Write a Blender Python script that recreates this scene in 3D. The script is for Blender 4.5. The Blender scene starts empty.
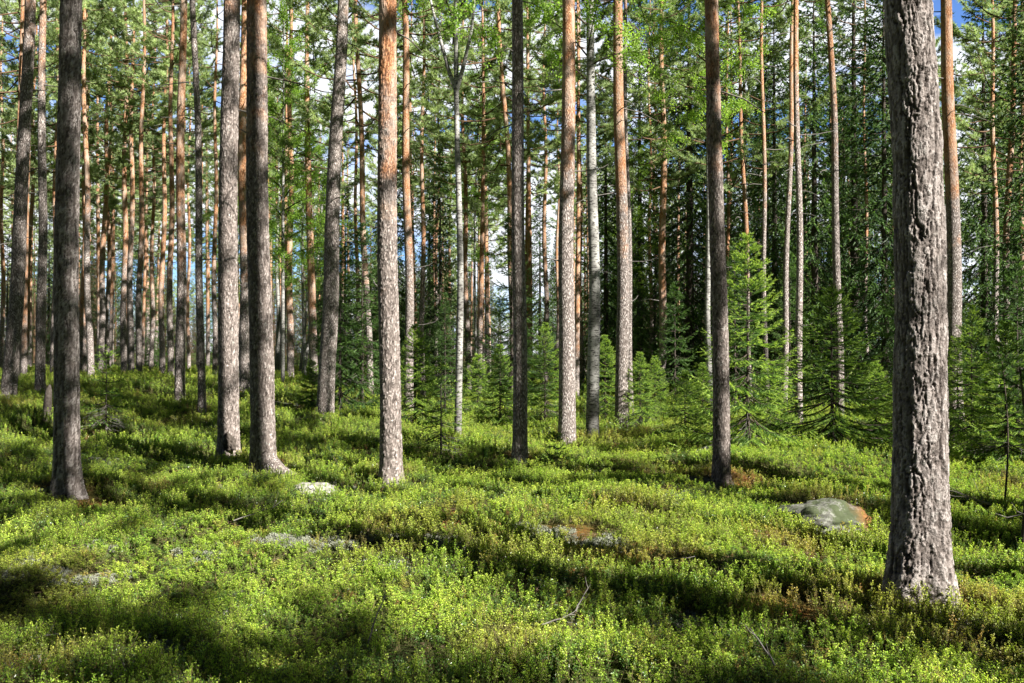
import bpy, math, random
import numpy as np
from mathutils import Vector, noise as mnoise

C = bpy.context.scene.collection
PI = math.pi
F = 1000.0                      # focal length in picture widths of 1024
EYE = 1.72
PLANTS = 0.11                   # height the undergrowth hides at the foot of things
PITCH = math.atan(13.5 / F)
SUN_AZ = math.radians(-38.0)    # direction towards the sun, from +X
SUN_EL = math.radians(38.0)

# ------------------------------------------------------------------ helpers
def sstep(t):
    t = np.clip(t, 0.0, 1.0)
    return t * t * (3 - 2 * t)

_tab = np.random.RandomState(11).rand(256, 256)
def vnoise(x, y):
    x = np.asarray(x, float); y = np.asarray(y, float)
    xi = np.floor(x).astype(int); yi = np.floor(y).astype(int)
    fx = sstep(x - xi); fy = sstep(y - yi)
    a = _tab[xi & 255, yi & 255]; b = _tab[(xi + 1) & 255, yi & 255]
    c = _tab[xi & 255, (yi + 1) & 255]; d = _tab[(xi + 1) & 255, (yi + 1) & 255]
    return (a * (1 - fx) + b * fx) * (1 - fy) + (c * (1 - fx) + d * fx) * fy

MOUNDS = [(-10.98, 21.8), (-11.27, 23.89), (-5.2, 11.68), (-6.99, 22.58), (-4.28, 15.1), (-3.49, 14.09), (-1.62, 13.38), (0.13, 16.79), (1.11, 20.2), (2.5, 22.78), (2.86, 13.65), (2.81, 6.93), (10.61, 23.98)]   # roots lift the soil at the foot of the near trees
def ground_z(x, y):
    x = np.asarray(x, float); y = np.asarray(y, float)
    z = 0.75 * sstep((-x - 1.0) / 10.0) * sstep((y - 11.0) / 13.0)
    fade = np.clip((60 - np.hypot(x, y)) / 40, 0.15, 1)
    z = z + fade * (0.30 * (vnoise(x * 0.45 + 7.3, y * 0.45 + 2.1) - 0.5)
                    + 0.19 * (vnoise(x * 1.3 + 1.7, y * 1.3 + 9.4) - 0.5)
                    + 0.07 * (vnoise(x * 3.7, y * 3.7) - 0.5))
    z = z + 0.16 * np.exp(-(((x + 0.6 * y - 6.6) / 1.6) ** 2)) * np.exp(-(((y - 9.5) / 4) ** 2))
    for mx, my in MOUNDS:
        z = z + 0.13 * np.exp(-((x - mx) ** 2 + (y - my) ** 2) / 0.30)
    far = np.hypot(x, y)
    z = z + np.where(far > 70, 1.5 * sstep((far - 70) / 160.0), 0)
    return z

def ray(px, py):
    u = (px - 512.0) / F; v = (341.5 - py) / F
    return np.array([u, math.cos(PITCH) - v * math.sin(PITCH), math.sin(PITCH) + v * math.cos(PITCH)])

def at_depth(px, py, Y):
    r = ray(px, py); s = Y / r[1]
    return np.array([r[0] * s, Y, EYE + r[2] * s])

def on_ground(px, py):
    r = ray(px, py); s = 2.0
    while s < 120:
        p = r * s
        if EYE + p[2] <= float(ground_z(p[0], p[1])) + PLANTS:
            lo, hi = s - 0.05, s
            for _ in range(12):
                m = 0.5 * (lo + hi); p = r * m
                if EYE + p[2] <= float(ground_z(p[0], p[1])) + PLANTS: hi = m
                else: lo = m
            p = r * hi
            return float(p[0]), float(p[1])
        s += 0.05
    p = r * 60
    return float(p[0]), float(p[1])

class MB:
    """collects faces and links them as one mesh"""
    def __init__(self):
        self.v = []; self.f = []; self.m = []; self.n = 0
    def add(self, verts, faces, mat=0):
        verts = np.asarray(verts, float).reshape(-1, 3); faces = np.asarray(faces, int)
        self.v.append(verts); self.f.append(faces + self.n)
        self.m.append(np.full(len(faces), mat, int)); self.n += len(verts)
    def mesh(self, name, mats, smooth=True):
        me = bpy.data.meshes.new(name)
        v = np.concatenate(self.v)
        loops = np.concatenate([f.ravel() for f in self.f]).astype(np.int32)
        tot = np.concatenate([np.full(len(f), f.shape[1]) for f in self.f]).astype(np.int32)
        start = np.concatenate([[0], np.cumsum(tot)[:-1]]).astype(np.int32)
        me.vertices.add(len(v)); me.vertices.foreach_set('co', v.ravel().astype(np.float32))
        me.loops.add(len(loops)); me.loops.foreach_set('vertex_index', loops)
        me.polygons.add(len(tot)); me.polygons.foreach_set('loop_start', start)
        for mt in mats: me.materials.append(mt)
        me.polygons.foreach_set('material_index', np.concatenate(self.m).astype(np.int32))
        me.polygons.foreach_set('use_smooth', np.full(len(tot), smooth))
        me.update(calc_edges=True); me.validate()
        return me

def unit(a):
    a = np.asarray(a, float)
    return a / np.maximum(np.linalg.norm(a, axis=-1, keepdims=True), 1e-9)

def blades(mb, base, d, L, w, rng, mat=0):
    """thin needle triangles"""
    base = np.asarray(base); n = len(base)
    if n == 0: return
    d = unit(d); s = unit(np.cross(d, unit(rng.randn(n, 3))))
    L = np.broadcast_to(L, (n,))[:, None]; w = np.broadcast_to(w, (n,))[:, None]
    v = np.stack([base - s * w * .5, base + s * w * .5, base + d * L], 1)
    mb.add(v.reshape(-1, 3), np.arange(3 * n).reshape(n, 3), mat)

def leaves(mb, base, d, L, w, rng, mat=0, flat=0.0):
    """small pointed leaves"""
    base = np.asarray(base); n = len(base)
    if n == 0: return
    d = unit(d); r = rng.randn(n, 3) * (1 - flat); r[:, 2] += flat * 2
    s = unit(np.cross(d, unit(r) + 1e-4)); nn = np.cross(s, d)
    L = np.broadcast_to(L, (n,))[:, None]; w = np.broadcast_to(w, (n,))[:, None]
    v = np.stack([base, base + d * L * .45 + s * w * .5 + nn * w * .12, base + d * L, base + d * L * .45 - s * w * .5 + nn * w * .12], 1)
    mb.add(v.reshape(-1, 3), np.arange(4 * n).reshape(n, 4), mat)

def tube(mb, pts, rad, sides=4, mat=0):
    pts = np.asarray(pts, float); n = len(pts)
    t = unit(np.gradient(pts, axis=0))
    ref = np.tile(np.array([0.31, 0.2, 0.93]), (n, 1)) if abs(t[0][2]) < 0.8 else np.tile(np.array([1, 0.1, 0]), (n, 1))
    a = unit(np.cross(t, ref)); b = np.cross(t, a)
    th = np.arange(sides) * 2 * PI / sides
    rad = np.broadcast_to(rad, (n,))
    v = pts[:, None] + rad[:, None, None] * (a[:, None] * np.cos(th)[None, :, None] + b[:, None] * np.sin(th)[None, :, None])
    i = np.arange(n - 1)[:, None] * sides; j = np.arange(sides)[None]; k = (j + 1) % sides
    f = np.stack([i + j, i + k, i + sides + k, i + sides + j], -1).reshape(-1, 4)
    mb.add(v.reshape(-1, 3), f, mat)
    mb.add(np.concatenate([v[-1], [pts[-1] + t[-1] * rad[-1] * .5]]),
           np.array([[q, (q + 1) % sides, sides] for q in range(sides)]), mat)

# ------------------------------------------------------------------ materials
def mat(name):
    m = bpy.data.materials.new(name); m.use_nodes = True
    nt = m.node_tree; nt.nodes.clear()
    return m, nt
def N(nt, kind, **kw):
    n = nt.nodes.new(kind)
    for k, v in kw.items():
        if k.startswith('i_'):
            n.inputs[k[2:].replace('_', ' ')].default_value = v
        else: setattr(n, k, v)
    return n
def lk(nt, a, b): nt.links.new(a, b)
def ramp(nt, stops, fac=None, interp='LINEAR'):
    r = nt.nodes.new('ShaderNodeValToRGB'); r.color_ramp.interpolation = interp
    e = r.color_ramp.elements
    while len(e) < len(stops): e.new(0.5)
    for q, (p, c) in zip(e, stops):
        q.position = p; q.color = (*c, 1) if len(c) == 3 else c
    if fac is not None: lk(nt, fac, r.inputs[0])
    return r
def mixc(nt, fac, a, b, mode='MIX'):
    m = nt.nodes.new('ShaderNodeMix'); m.data_type = 'RGBA'; m.blend_type = mode
    for s, v in ((0, fac), (6, a), (7, b)):
        if isinstance(v, (int, float)): m.inputs[s].default_value = v
        elif isinstance(v, tuple): m.inputs[s].default_value = (*v, 1)
        else: lk(nt, v, m.inputs[s])
    return m.outputs[2]
def math_(nt, op, a, b=None, clamp=False):
    m = nt.nodes.new('ShaderNodeMath'); m.operation = op; m.use_clamp = clamp
    for s, v in ((0, a), (1, b)):
        if v is None: continue
        if isinstance(v, (int, float)): m.inputs[s].default_value = v
        else: lk(nt, v, m.inputs[s])
    return m.outputs[0]
def finish(nt, col, rough=0.8, bump=None, trans=0.0, transcol=None, spec=0.3, bump_strength=0.5, bump_dist=0.01):
    out = N(nt, 'ShaderNodeOutputMaterial'); p = N(nt, 'ShaderNodeBsdfPrincipled')
    if isinstance(col, tuple): p.inputs['Base Color'].default_value = (*col, 1)
    else: lk(nt, col, p.inputs['Base Color'])
    p.inputs['Roughness'].default_value = rough
    p.inputs['Specular IOR Level'].default_value = spec
    nrm = None
    if bump is not None:
        b = N(nt, 'ShaderNodeBump'); b.inputs['Strength'].default_value = bump_strength; b.inputs['Distance'].default_value = bump_dist
        lk(nt, bump, b.inputs['Height']); lk(nt, b.outputs[0], p.inputs['Normal'])
    if trans > 0:
        t = N(nt, 'ShaderNodeBsdfTranslucent'); ms = N(nt, 'ShaderNodeMixShader'); ms.inputs[0].default_value = trans
        c = transcol if transcol is not None else col
        if isinstance(c, tuple): t.inputs[0].default_value = (*c, 1)
        else: lk(nt, c, t.inputs[0])
        lk(nt, p.outputs[0], ms.inputs[1]); lk(nt, t.outputs[0], ms.inputs[2]); lk(nt, ms.outputs[0], out.inputs[0])
    else: lk(nt, p.outputs[0], out.inputs[0])

def bark_material(name, attr):
    m, nt = mat(name)
    tc = N(nt, 'ShaderNodeTexCoord'); oi = N(nt, 'ShaderNodeObjectInfo')
    oz = N(nt, 'ShaderNodeAttribute', attribute_type='OBJECT', attribute_name='orange_from')
    dk = N(nt, 'ShaderNodeAttribute', attribute_type='OBJECT', attribute_name='bark_grey')
    off = N(nt, 'ShaderNodeVectorMath', operation='ADD'); lk(nt, tc.outputs['Object'], off.inputs[0])
    cmb = N(nt, 'ShaderNodeCombineXYZ'); lk(nt, math_(nt, 'MULTIPLY', oi.outputs['Random'], 37.0), cmb.inputs[2]); lk(nt, cmb.outputs[0], off.inputs[1])
    mp = N(nt, 'ShaderNodeMapping'); mp.inputs['Scale'].default_value = (1, 1, 0.34); lk(nt, off.outputs[0], mp.inputs[0])
    warp = N(nt, 'ShaderNodeTexNoise', i_Scale=9.0, i_Detail=3.0); lk(nt, mp.outputs[0], warp.inputs['Vector'])
    wv = N(nt, 'ShaderNodeVectorMath', operation='MULTIPLY_ADD'); lk(nt, warp.outputs['Color'], wv.inputs[0]); wv.inputs[1].default_value = (.13, .13, .13); lk(nt, mp.outputs[0], wv.inputs[2])
    vo = N(nt, 'ShaderNodeTexVoronoi', feature='DISTANCE_TO_EDGE', i_Scale=34.0); lk(nt, wv.outputs[0], vo.inputs['Vector'])
    vc = N(nt, 'ShaderNodeTexVoronoi', feature='F1', i_Scale=34.0); lk(nt, wv.outputs[0], vc.inputs['Vector'])
    fine = N(nt, 'ShaderNodeTexNoise', i_Scale=60.0, i_Detail=4.0, i_Roughness=0.7); lk(nt, off.outputs[0], fine.inputs['Vector'])
    if attr:
        at = N(nt, 'ShaderNodeAttribute', attribute_name='plate'); plate = at.outputs['Fac']
    else:
        plate = ramp(nt, [(0.0, (.12, .12, .12)), (0.30, (1, 1, 1))], vo.outputs['Distance']).outputs[0]
    plate = math_(nt, 'MULTIPLY', plate, math_(nt, 'ADD', math_(nt, 'MULTIPLY', fine.outputs['Fac'], 0.9), 0.5))
    cell = N(nt, 'ShaderNodeSeparateColor'); lk(nt, vc.outputs['Color'], cell.inputs[0])
    low = ramp(nt, [(0.0, (.020, .015, .012)), (0.42, (.125, .105, .096)), (0.76, (.33, .29, .275)), (1.0, (.58, .53, .51))], plate).outputs[0]
    low = mixc(nt, math_(nt, 'MULTIPLY', cell.outputs[0], 0.35), low, (.38, .32, .295))
    # grey-green lichen flecks
    lich = N(nt, 'ShaderNodeTexNoise', i_Scale=14.0, i_Detail=5.0, i_Roughness=0.75); lk(nt, off.outputs[0], lich.inputs['Vector'])
    lf = ramp(nt, [(0.58, (0, 0, 0)), (0.68, (1, 1, 1))], lich.outputs['Fac']).outputs[0]
    low = mixc(nt, math_(nt, 'MULTIPLY', lf, 0.35), low, (.48, .49, .45))
    up = ramp(nt, [(0.0, (.09, .035, .018)), (0.5, (.41, .20, .10)), (1.0, (.55, .33, .20))], plate).outputs[0]
    flake = N(nt, 'ShaderNodeTexNoise', i_Scale=7.0, i_Detail=4.0, i_Roughness=0.65); lk(nt, mp.outputs[0], flake.inputs['Vector'])
    up = mixc(nt, ramp(nt, [(0.44, (0, 0, 0)), (0.62, (1, 1, 1))], flake.outputs['Fac']).outputs[0], up, (.40, .30, .235))
    sep = N(nt, 'ShaderNodeSeparateXYZ'); lk(nt, tc.outputs['Object'], sep.inputs[0])
    big = N(nt, 'ShaderNodeTexNoise', i_Scale=3.2, i_Detail=5.0, i_Roughness=0.7); lk(nt, off.outputs[0], big.inputs['Vector'])
    h = math_(nt, 'SUBTRACT', sep.outputs[2], oz.outputs['Fac'])
    h = math_(nt, 'ADD', math_(nt, 'MULTIPLY', h, 0.42), math_(nt, 'MULTIPLY', math_(nt, 'SUBTRACT', big.outputs['Fac'], 0.5), 3.4))
    hf = math_(nt, 'ADD', h, 0.5, clamp=True)
    col = mixc(nt, hf, low, up)
    val = math_(nt, 'ADD', math_(nt, 'MULTIPLY', oi.outputs['Random'], 0.35), 0.82)
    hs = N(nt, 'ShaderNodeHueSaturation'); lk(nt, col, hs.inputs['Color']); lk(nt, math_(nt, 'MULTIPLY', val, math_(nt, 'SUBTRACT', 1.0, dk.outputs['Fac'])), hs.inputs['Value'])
    bh = math_(nt, 'ADD', plate, math_(nt, 'MULTIPLY', fine.outputs['Fac'], 0.8))
    finish(nt, hs.outputs[0], 0.9, bh, spec=0.15, bump_strength=0.9 if attr else 0.8, bump_dist=0.010 if attr else 0.014)
    return m

def birch_material():
    m, nt = mat('birch_bark')
    tc = N(nt, 'ShaderNodeTexCoord')
    mp = N(nt, 'ShaderNodeMapping'); mp.inputs['Scale'].default_value = (1, 1, 3.2); lk(nt, tc.outputs['Object'], mp.inputs[0])
    n1 = N(nt, 'ShaderNodeTexNoise', i_Scale=11.0, i_Detail=5.0, i_Roughness=0.7); lk(nt, mp.outputs[0], n1.inputs['Vector'])
    n2 = N(nt, 'ShaderNodeTexNoise', i_Scale=2.6, i_Detail=4.0); lk(nt, tc.outputs['Object'], n2.inputs['Vector'])
    dark = ramp(nt, [(0.51, (0, 0, 0)), (0.57, (1, 1, 1))], n1.outputs['Fac']).outputs[0]
    base = ramp(nt, [(0.35, (.17, .165, .155)), (0.6, (.38, .375, .355))], n2.outputs['Fac']).outputs[0]
    sep = N(nt, 'ShaderNodeSeparateXYZ'); lk(nt, tc.outputs['Object'], sep.inputs[0])
    foot = math_(nt, 'SUBTRACT', 1.0, math_(nt, 'MULTIPLY', sep.outputs[2], 0.8), clamp=True)
    foot = math_(nt, 'MULTIPLY', foot, ramp(nt, [(0.38, (0, 0, 0)), (0.55, (1, 1, 1))], n2.outputs['Fac']).outputs[0])
    col = mixc(nt, foot, base, (.05, .045, .04))
    col = mixc(nt, math_(nt, 'MULTIPLY', dark, 0.9), col, (.035, .03, .028))
    finish(nt, col, 0.75, n1.outputs['Fac'], spec=0.2, bump_strength=0.5, bump_dist=0.01)
    return m

def leaf_material(name, a, b, trans, tcol_gain=1.5, instancer=False, dry=None, rough=0.55, spec=0.3):
    m, nt = mat(name)
    oi = N(nt, 'ShaderNodeObjectInfo'); geo = N(nt, 'ShaderNodeNewGeometry')
    nz = N(nt, 'ShaderNodeTexNoise', i_Scale=1.1, i_Detail=2.0); lk(nt, geo.outputs['Position'], nz.inputs['Vector'])
    f = math_(nt, 'ADD', math_(nt, 'MULTIPLY', oi.outputs['Random'], 0.45), math_(nt, 'MULTIPLY', nz.outputs['Fac'], 0.9))
    f = math_(nt, 'ADD', f, math_(nt, 'MULTIPLY', geo.outputs['Random Per Island'], 0.45))
    f = math_(nt, 'SUBTRACT', f, 0.36, clamp=True)
    col = mixc(nt, f, a, b)
    if instancer:
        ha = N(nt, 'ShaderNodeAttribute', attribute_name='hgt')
        hr = ramp(nt, [(0.1, (.22, .26, .3)), (0.5, (.80, .85, .8)), (1.0, (1.15, 1.10, 1.0))], ha.outputs['Fac']).outputs[0]  # depth shade put into the colour of low leaves; young tips paler
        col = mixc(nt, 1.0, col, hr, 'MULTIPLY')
        t = N(nt, 'ShaderNodeAttribute', attribute_type='INSTANCER', attribute_name='tint')
        col = mixc(nt, ramp(nt, [(0.0, (0, 0, 0)), (1, (1, 1, 1))], t.outputs['Fac']).outputs[0], col, dry)
    tc = mixc(nt, 1.0, col, (tcol_gain, tcol_gain * 1.05, tcol_gain * .6), 'MULTIPLY')
    finish(nt, col, rough, None, trans, tc, spec)
    return m

def simple_noise_material(name, c1, c2, scale=8.0, rough=0.9, bump=0.4, dist=0.01):
    m, nt = mat(name)
    tc = N(nt, 'ShaderNodeTexCoord')
    n = N(nt, 'ShaderNodeTexNoise', i_Scale=scale, i_Detail=6.0, i_Roughness=0.65); lk(nt, tc.outputs['Object'], n.inputs['Vector'])
    col = ramp(nt, [(0.35, c1), (0.65, c2)], n.outputs['Fac']).outputs[0]
    finish(nt, col, rough, n.outputs['Fac'], spec=0.2, bump_strength=bump, bump_dist=dist)
    return m

BARK_NEAR = bark_material('pine_bark_plates', True)
BARK = bark_material('pine_bark', False)
BIRCH = birch_material()
TWIG = simple_noise_material('branch_wood', (.04, .03, .023), (.085, .068, .056), 20)
ORANGE_TWIG = simple_noise_material('pine_branch_bark', (.07, .042, .027), (.14, .085, .05), 12)
GREYWOOD = simple_noise_material('dead_grey_wood', (.09, .082, .075), (.22, .205, .19), 14)
SPRUCE_BARK = simple_noise_material('spruce_bark', (.035, .028, .022), (.095, .08, .07), 26, bump=0.8)
PINE_N = leaf_material('pine_needles', (.10, .165, .075), (.46, .56, .27), 0.42)
SPRUCE_N = leaf_material('spruce_needles', (.010, .030, .010), (.045, .095, .024), 0.25)
SPRUCE_TIP = leaf_material('spruce_shoots', (.03, .075, .018), (.13, .23, .05), 0.35)
YOUNG_N = leaf_material('young_spruce_needles', (.026, .075, .016), (.115, .205, .04), 0.38)
MID_N = leaf_material('shaded_spruce_needles', (.014, .045, .011), (.065, .13, .03), 0.3)
YOUNG_TIP = leaf_material('young_spruce_shoots', (.14, .26, .04), (.42, .55, .11), 0.45)
BIRCH_L = leaf_material('birch_leaves', (.13, .28, .035), (.34, .50, .08), 0.5)
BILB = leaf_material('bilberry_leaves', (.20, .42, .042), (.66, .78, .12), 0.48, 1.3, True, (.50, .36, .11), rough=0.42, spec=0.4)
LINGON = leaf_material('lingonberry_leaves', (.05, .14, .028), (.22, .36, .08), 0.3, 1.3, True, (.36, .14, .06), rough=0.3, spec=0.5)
BILB_STEM = simple_noise_material('bilberry_stem', (.08, .10, .03), (.14, .10, .05), 30)
LICHEN = simple_noise_material('reindeer_lichen', (.13, .14, .10), (.30, .315, .25), 30)

def ground_material():
    m, nt = mat('forest_floor')
    tc = N(nt, 'ShaderNodeTexCoord')
    n1 = N(nt, 'ShaderNodeTexNoise', i_Scale=1.3, i_Detail=6.0, i_Roughness=0.6); lk(nt, tc.outputs['Object'], n1.inputs['Vector'])
    n2 = N(nt, 'ShaderNodeTexNoise', i_Scale=22.0, i_Detail=5.0, i_Roughness=0.7); lk(nt, tc.outputs['Object'], n2.inputs['Vector'])
    c = ramp(nt, [(0.3, (.035, .045, .012)), (0.52, (.06, .075, .018)), (0.7, (.075, .06, .025))], n1.outputs['Fac']).outputs[0]
    c = mixc(nt, ramp(nt, [(0.45, (0, 0, 0)), (0.65, (1, 1, 1))], n2.outputs['Fac']).outputs[0], c, (.030, .026, .014))
    la = N(nt, 'ShaderNodeAttribute', attribute_name='lichen'); oa = N(nt, 'ShaderNodeAttribute', attribute_name='rusty')
    lf = math_(nt, 'MULTIPLY', la.outputs['Fac'], ramp(nt, [(0.38, (0, 0, 0)), (0.55, (1, 1, 1))], n2.outputs['Fac']).outputs[0])
    c = mixc(nt, lf, c, (.085, .09, .065))
    of = math_(nt, 'MULTIPLY', oa.outputs['Fac'], ramp(nt, [(0.3, (0, 0, 0)), (0.55, (1, 1, 1))], n2.outputs['Fac']).outputs[0])
    c = mixc(nt, of, c, (.17, .075, .02))
    finish(nt, c, 0.95, n2.outputs['Fac'], spec=0.1, bump_strength=0.8, bump_dist=0.03)
    return m
GROUND = ground_material()

def rock_material(name, lichen, rust):
    m, nt = mat(name)
    tc = N(nt, 'ShaderNodeTexCoord'); geo = N(nt, 'ShaderNodeNewGeometry')
    n1 = N(nt, 'ShaderNodeTexNoise', i_Scale=4.5, i_Detail=8.0, i_Roughness=0.75); lk(nt, tc.outputs['Object'], n1.inputs['Vector'])
    n2 = N(nt, 'ShaderNodeTexNoise', i_Scale=30.0, i_Detail=4.0); lk(nt, tc.outputs['Object'], n2.inputs['Vector'])
    c = ramp(nt, [(0.35, (.05, .05, .043)), (0.6, (.17, .17, .15))], n1.outputs['Fac']).outputs[0]
    c = mixc(nt, math_(nt, 'MULTIPLY', ramp(nt, [(0.5, (0, 0, 0)), (0.58, (1, 1, 1))], n2.outputs['Fac']).outputs[0], lichen), c, (.24, .25, .215))
    c = mixc(nt, math_(nt, 'MULTIPLY', ramp(nt, [(0.46, (0, 0, 0)), (0.52, (1, 1, 1))], n1.outputs['Fac']).outputs[0], 0.85), c, (.035, .05, .015))
    if rust:
        sp = N(nt, 'ShaderNodeSeparateXYZ'); lk(nt, tc.outputs['Object'], sep_in(sp))
        rf = math_(nt, 'MULTIPLY', math_(nt, 'SUBTRACT', math_(nt, 'ADD', sp.outputs[0], math_(nt, 'MULTIPLY', n1.outputs['Fac'], .25)), 0.33), 6.0, clamp=True)
        c = mixc(nt, rf, c, mixc(nt, n2.outputs['Fac'], (.05, .03, .012), (.26, .12, .04)))
    finish(nt, c, 0.9, n2.outputs['Fac'], spec=0.2, bump_strength=0.6, bump_dist=0.01)
    return m
def sep_in(n): return n.inputs[0]
ROCK = rock_material('grey_rock', 0.7, False)
ROCK_PALE = simple_noise_material('pale_stone', (.12, .115, .10), (.40, .385, .35), 11, bump=.6)
ROCK_RUST = rock_material('mossy_rock', 0.6, True)

# ------------------------------------------------------------------ object helpers
def thing(name, label, cat, loc, rotz=0.0, group=None):
    o = bpy.data.objects.new(name, None); C.objects.link(o)
    o.empty_display_size = 0.2
    o.location = loc; o.rotation_euler = (0, 0, rotz)
    o['label'] = label; o['category'] = cat
    if group: o['group'] = group
    return o
def part(name, me, parent, loc=(0, 0, 0), scale=(1, 1, 1), rotz=0.0):
    o = bpy.data.objects.new(name, me); C.objects.link(o)
    o.parent = parent; o.location = loc; o.scale = scale; o.rotation_euler = (0, 0, rotz)
    return o

# ------------------------------------------------------------------ the ground
LICH = [(15, 504, .45), (163, 517, .4), (48, 558, .45), (307, 528, .55), (144, 648, .28), (48, 652, .2), (499, 519, .45),
        (530, 525, .4), (558, 530, .45), (595, 548, .4), (595, 467, .5), (347, 537, .4), (492, 545, .35), (711, 478, .5), (690, 482, .4),
        (840, 512, .3), (892, 596, .28), (925, 618, .2), (600, 540, .3), (420, 545, .3), (235, 585, .25), (700, 610, .2), (205, 540, .3), (100, 452, .6), (330, 480, .4)]
RUST = [(28, 655, .35), (650, 472, .5), (620, 462, .4), (796, 541, .35), (985, 652, .22), (640, 548, .4), (740, 480, .3), (565, 520, .3),
        (860, 508, .3), (460, 503, .3), (90, 500, .35), (780, 600, .3)]
_lr = random.Random(3)
def broken(a, b, s):
    x, y = on_ground(a, b)
    return [(x + _lr.gauss(0, s * .75), y + _lr.gauss(0, s * .75), s * _lr.uniform(.16, .36)) for _ in range(6)]
LICH = [q for a, b, s in LICH for q in broken(a, b, s * .72)]
ROCK_SPOTS = [(*on_ground(a, b), s) for a, b, s in ((820, 508, .40), (845, 506, .25), (313, 485, .36), (300, 478, .30), (222, 479, .14), (96, 458, .2), (704, 448, .16), (968, 494, .14), (598, 470, .18), (228, 466, .2))]
RUST = [(*on_ground(a, b), s) for a, b, s in RUST] + [(a + .05, b - .12, .26) for a, b in MOUNDS]
def blobs(x, y, L):
    w = np.zeros_like(np.asarray(x, float))
    for cx, cy, s in L:
        q = ((x - cx) ** 2 + (y - cy) ** 2) / (s * s)
        w = np.maximum(w, np.exp(-q * 1.1))
    return w
def make_ground():
    def axis(lo, hi, fine, far):
        a = list(np.arange(lo, hi + 1e-6, fine)); s = fine
        x = hi
        up = []
        while x < far: s *= 1.14; x += s; up.append(x)
        x = lo; s = fine; dn = []
        while x > -far: s *= 1.14; x -= s; dn.append(x)
        return np.array(dn[::-1] + a + up)
    X = axis(-7, 7, 0.075, 420); Y = axis(2.5, 17, 0.075, 420)
    gx, gy = np.meshgrid(X, Y)
    gz = ground_z(gx, gy)
    nx, ny = len(X), len(Y)
    i = np.arange(ny - 1)[:, None] * nx; j = np.arange(nx - 1)[None]
    f = np.stack([i + j, i + j + 1, i + nx + j + 1, i + nx + j], -1).reshape(-1, 4)
    mb = MB(); mb.add(np.stack([gx, gy, gz], -1).reshape(-1, 3), f)
    me = mb.mesh('forest_ground', [GROUND])
    for nm, L in (('lichen', LICH), ('rusty', RUST)):
        a = me.attributes.new(nm, 'FLOAT', 'POINT')
        a.data.foreach_set('value', blobs(gx.ravel(), gy.ravel(), L).astype(np.float32))
    o = bpy.data.objects.new('ground', me); C.objects.link(o); o['kind'] = 'structure'
make_ground()

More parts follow.
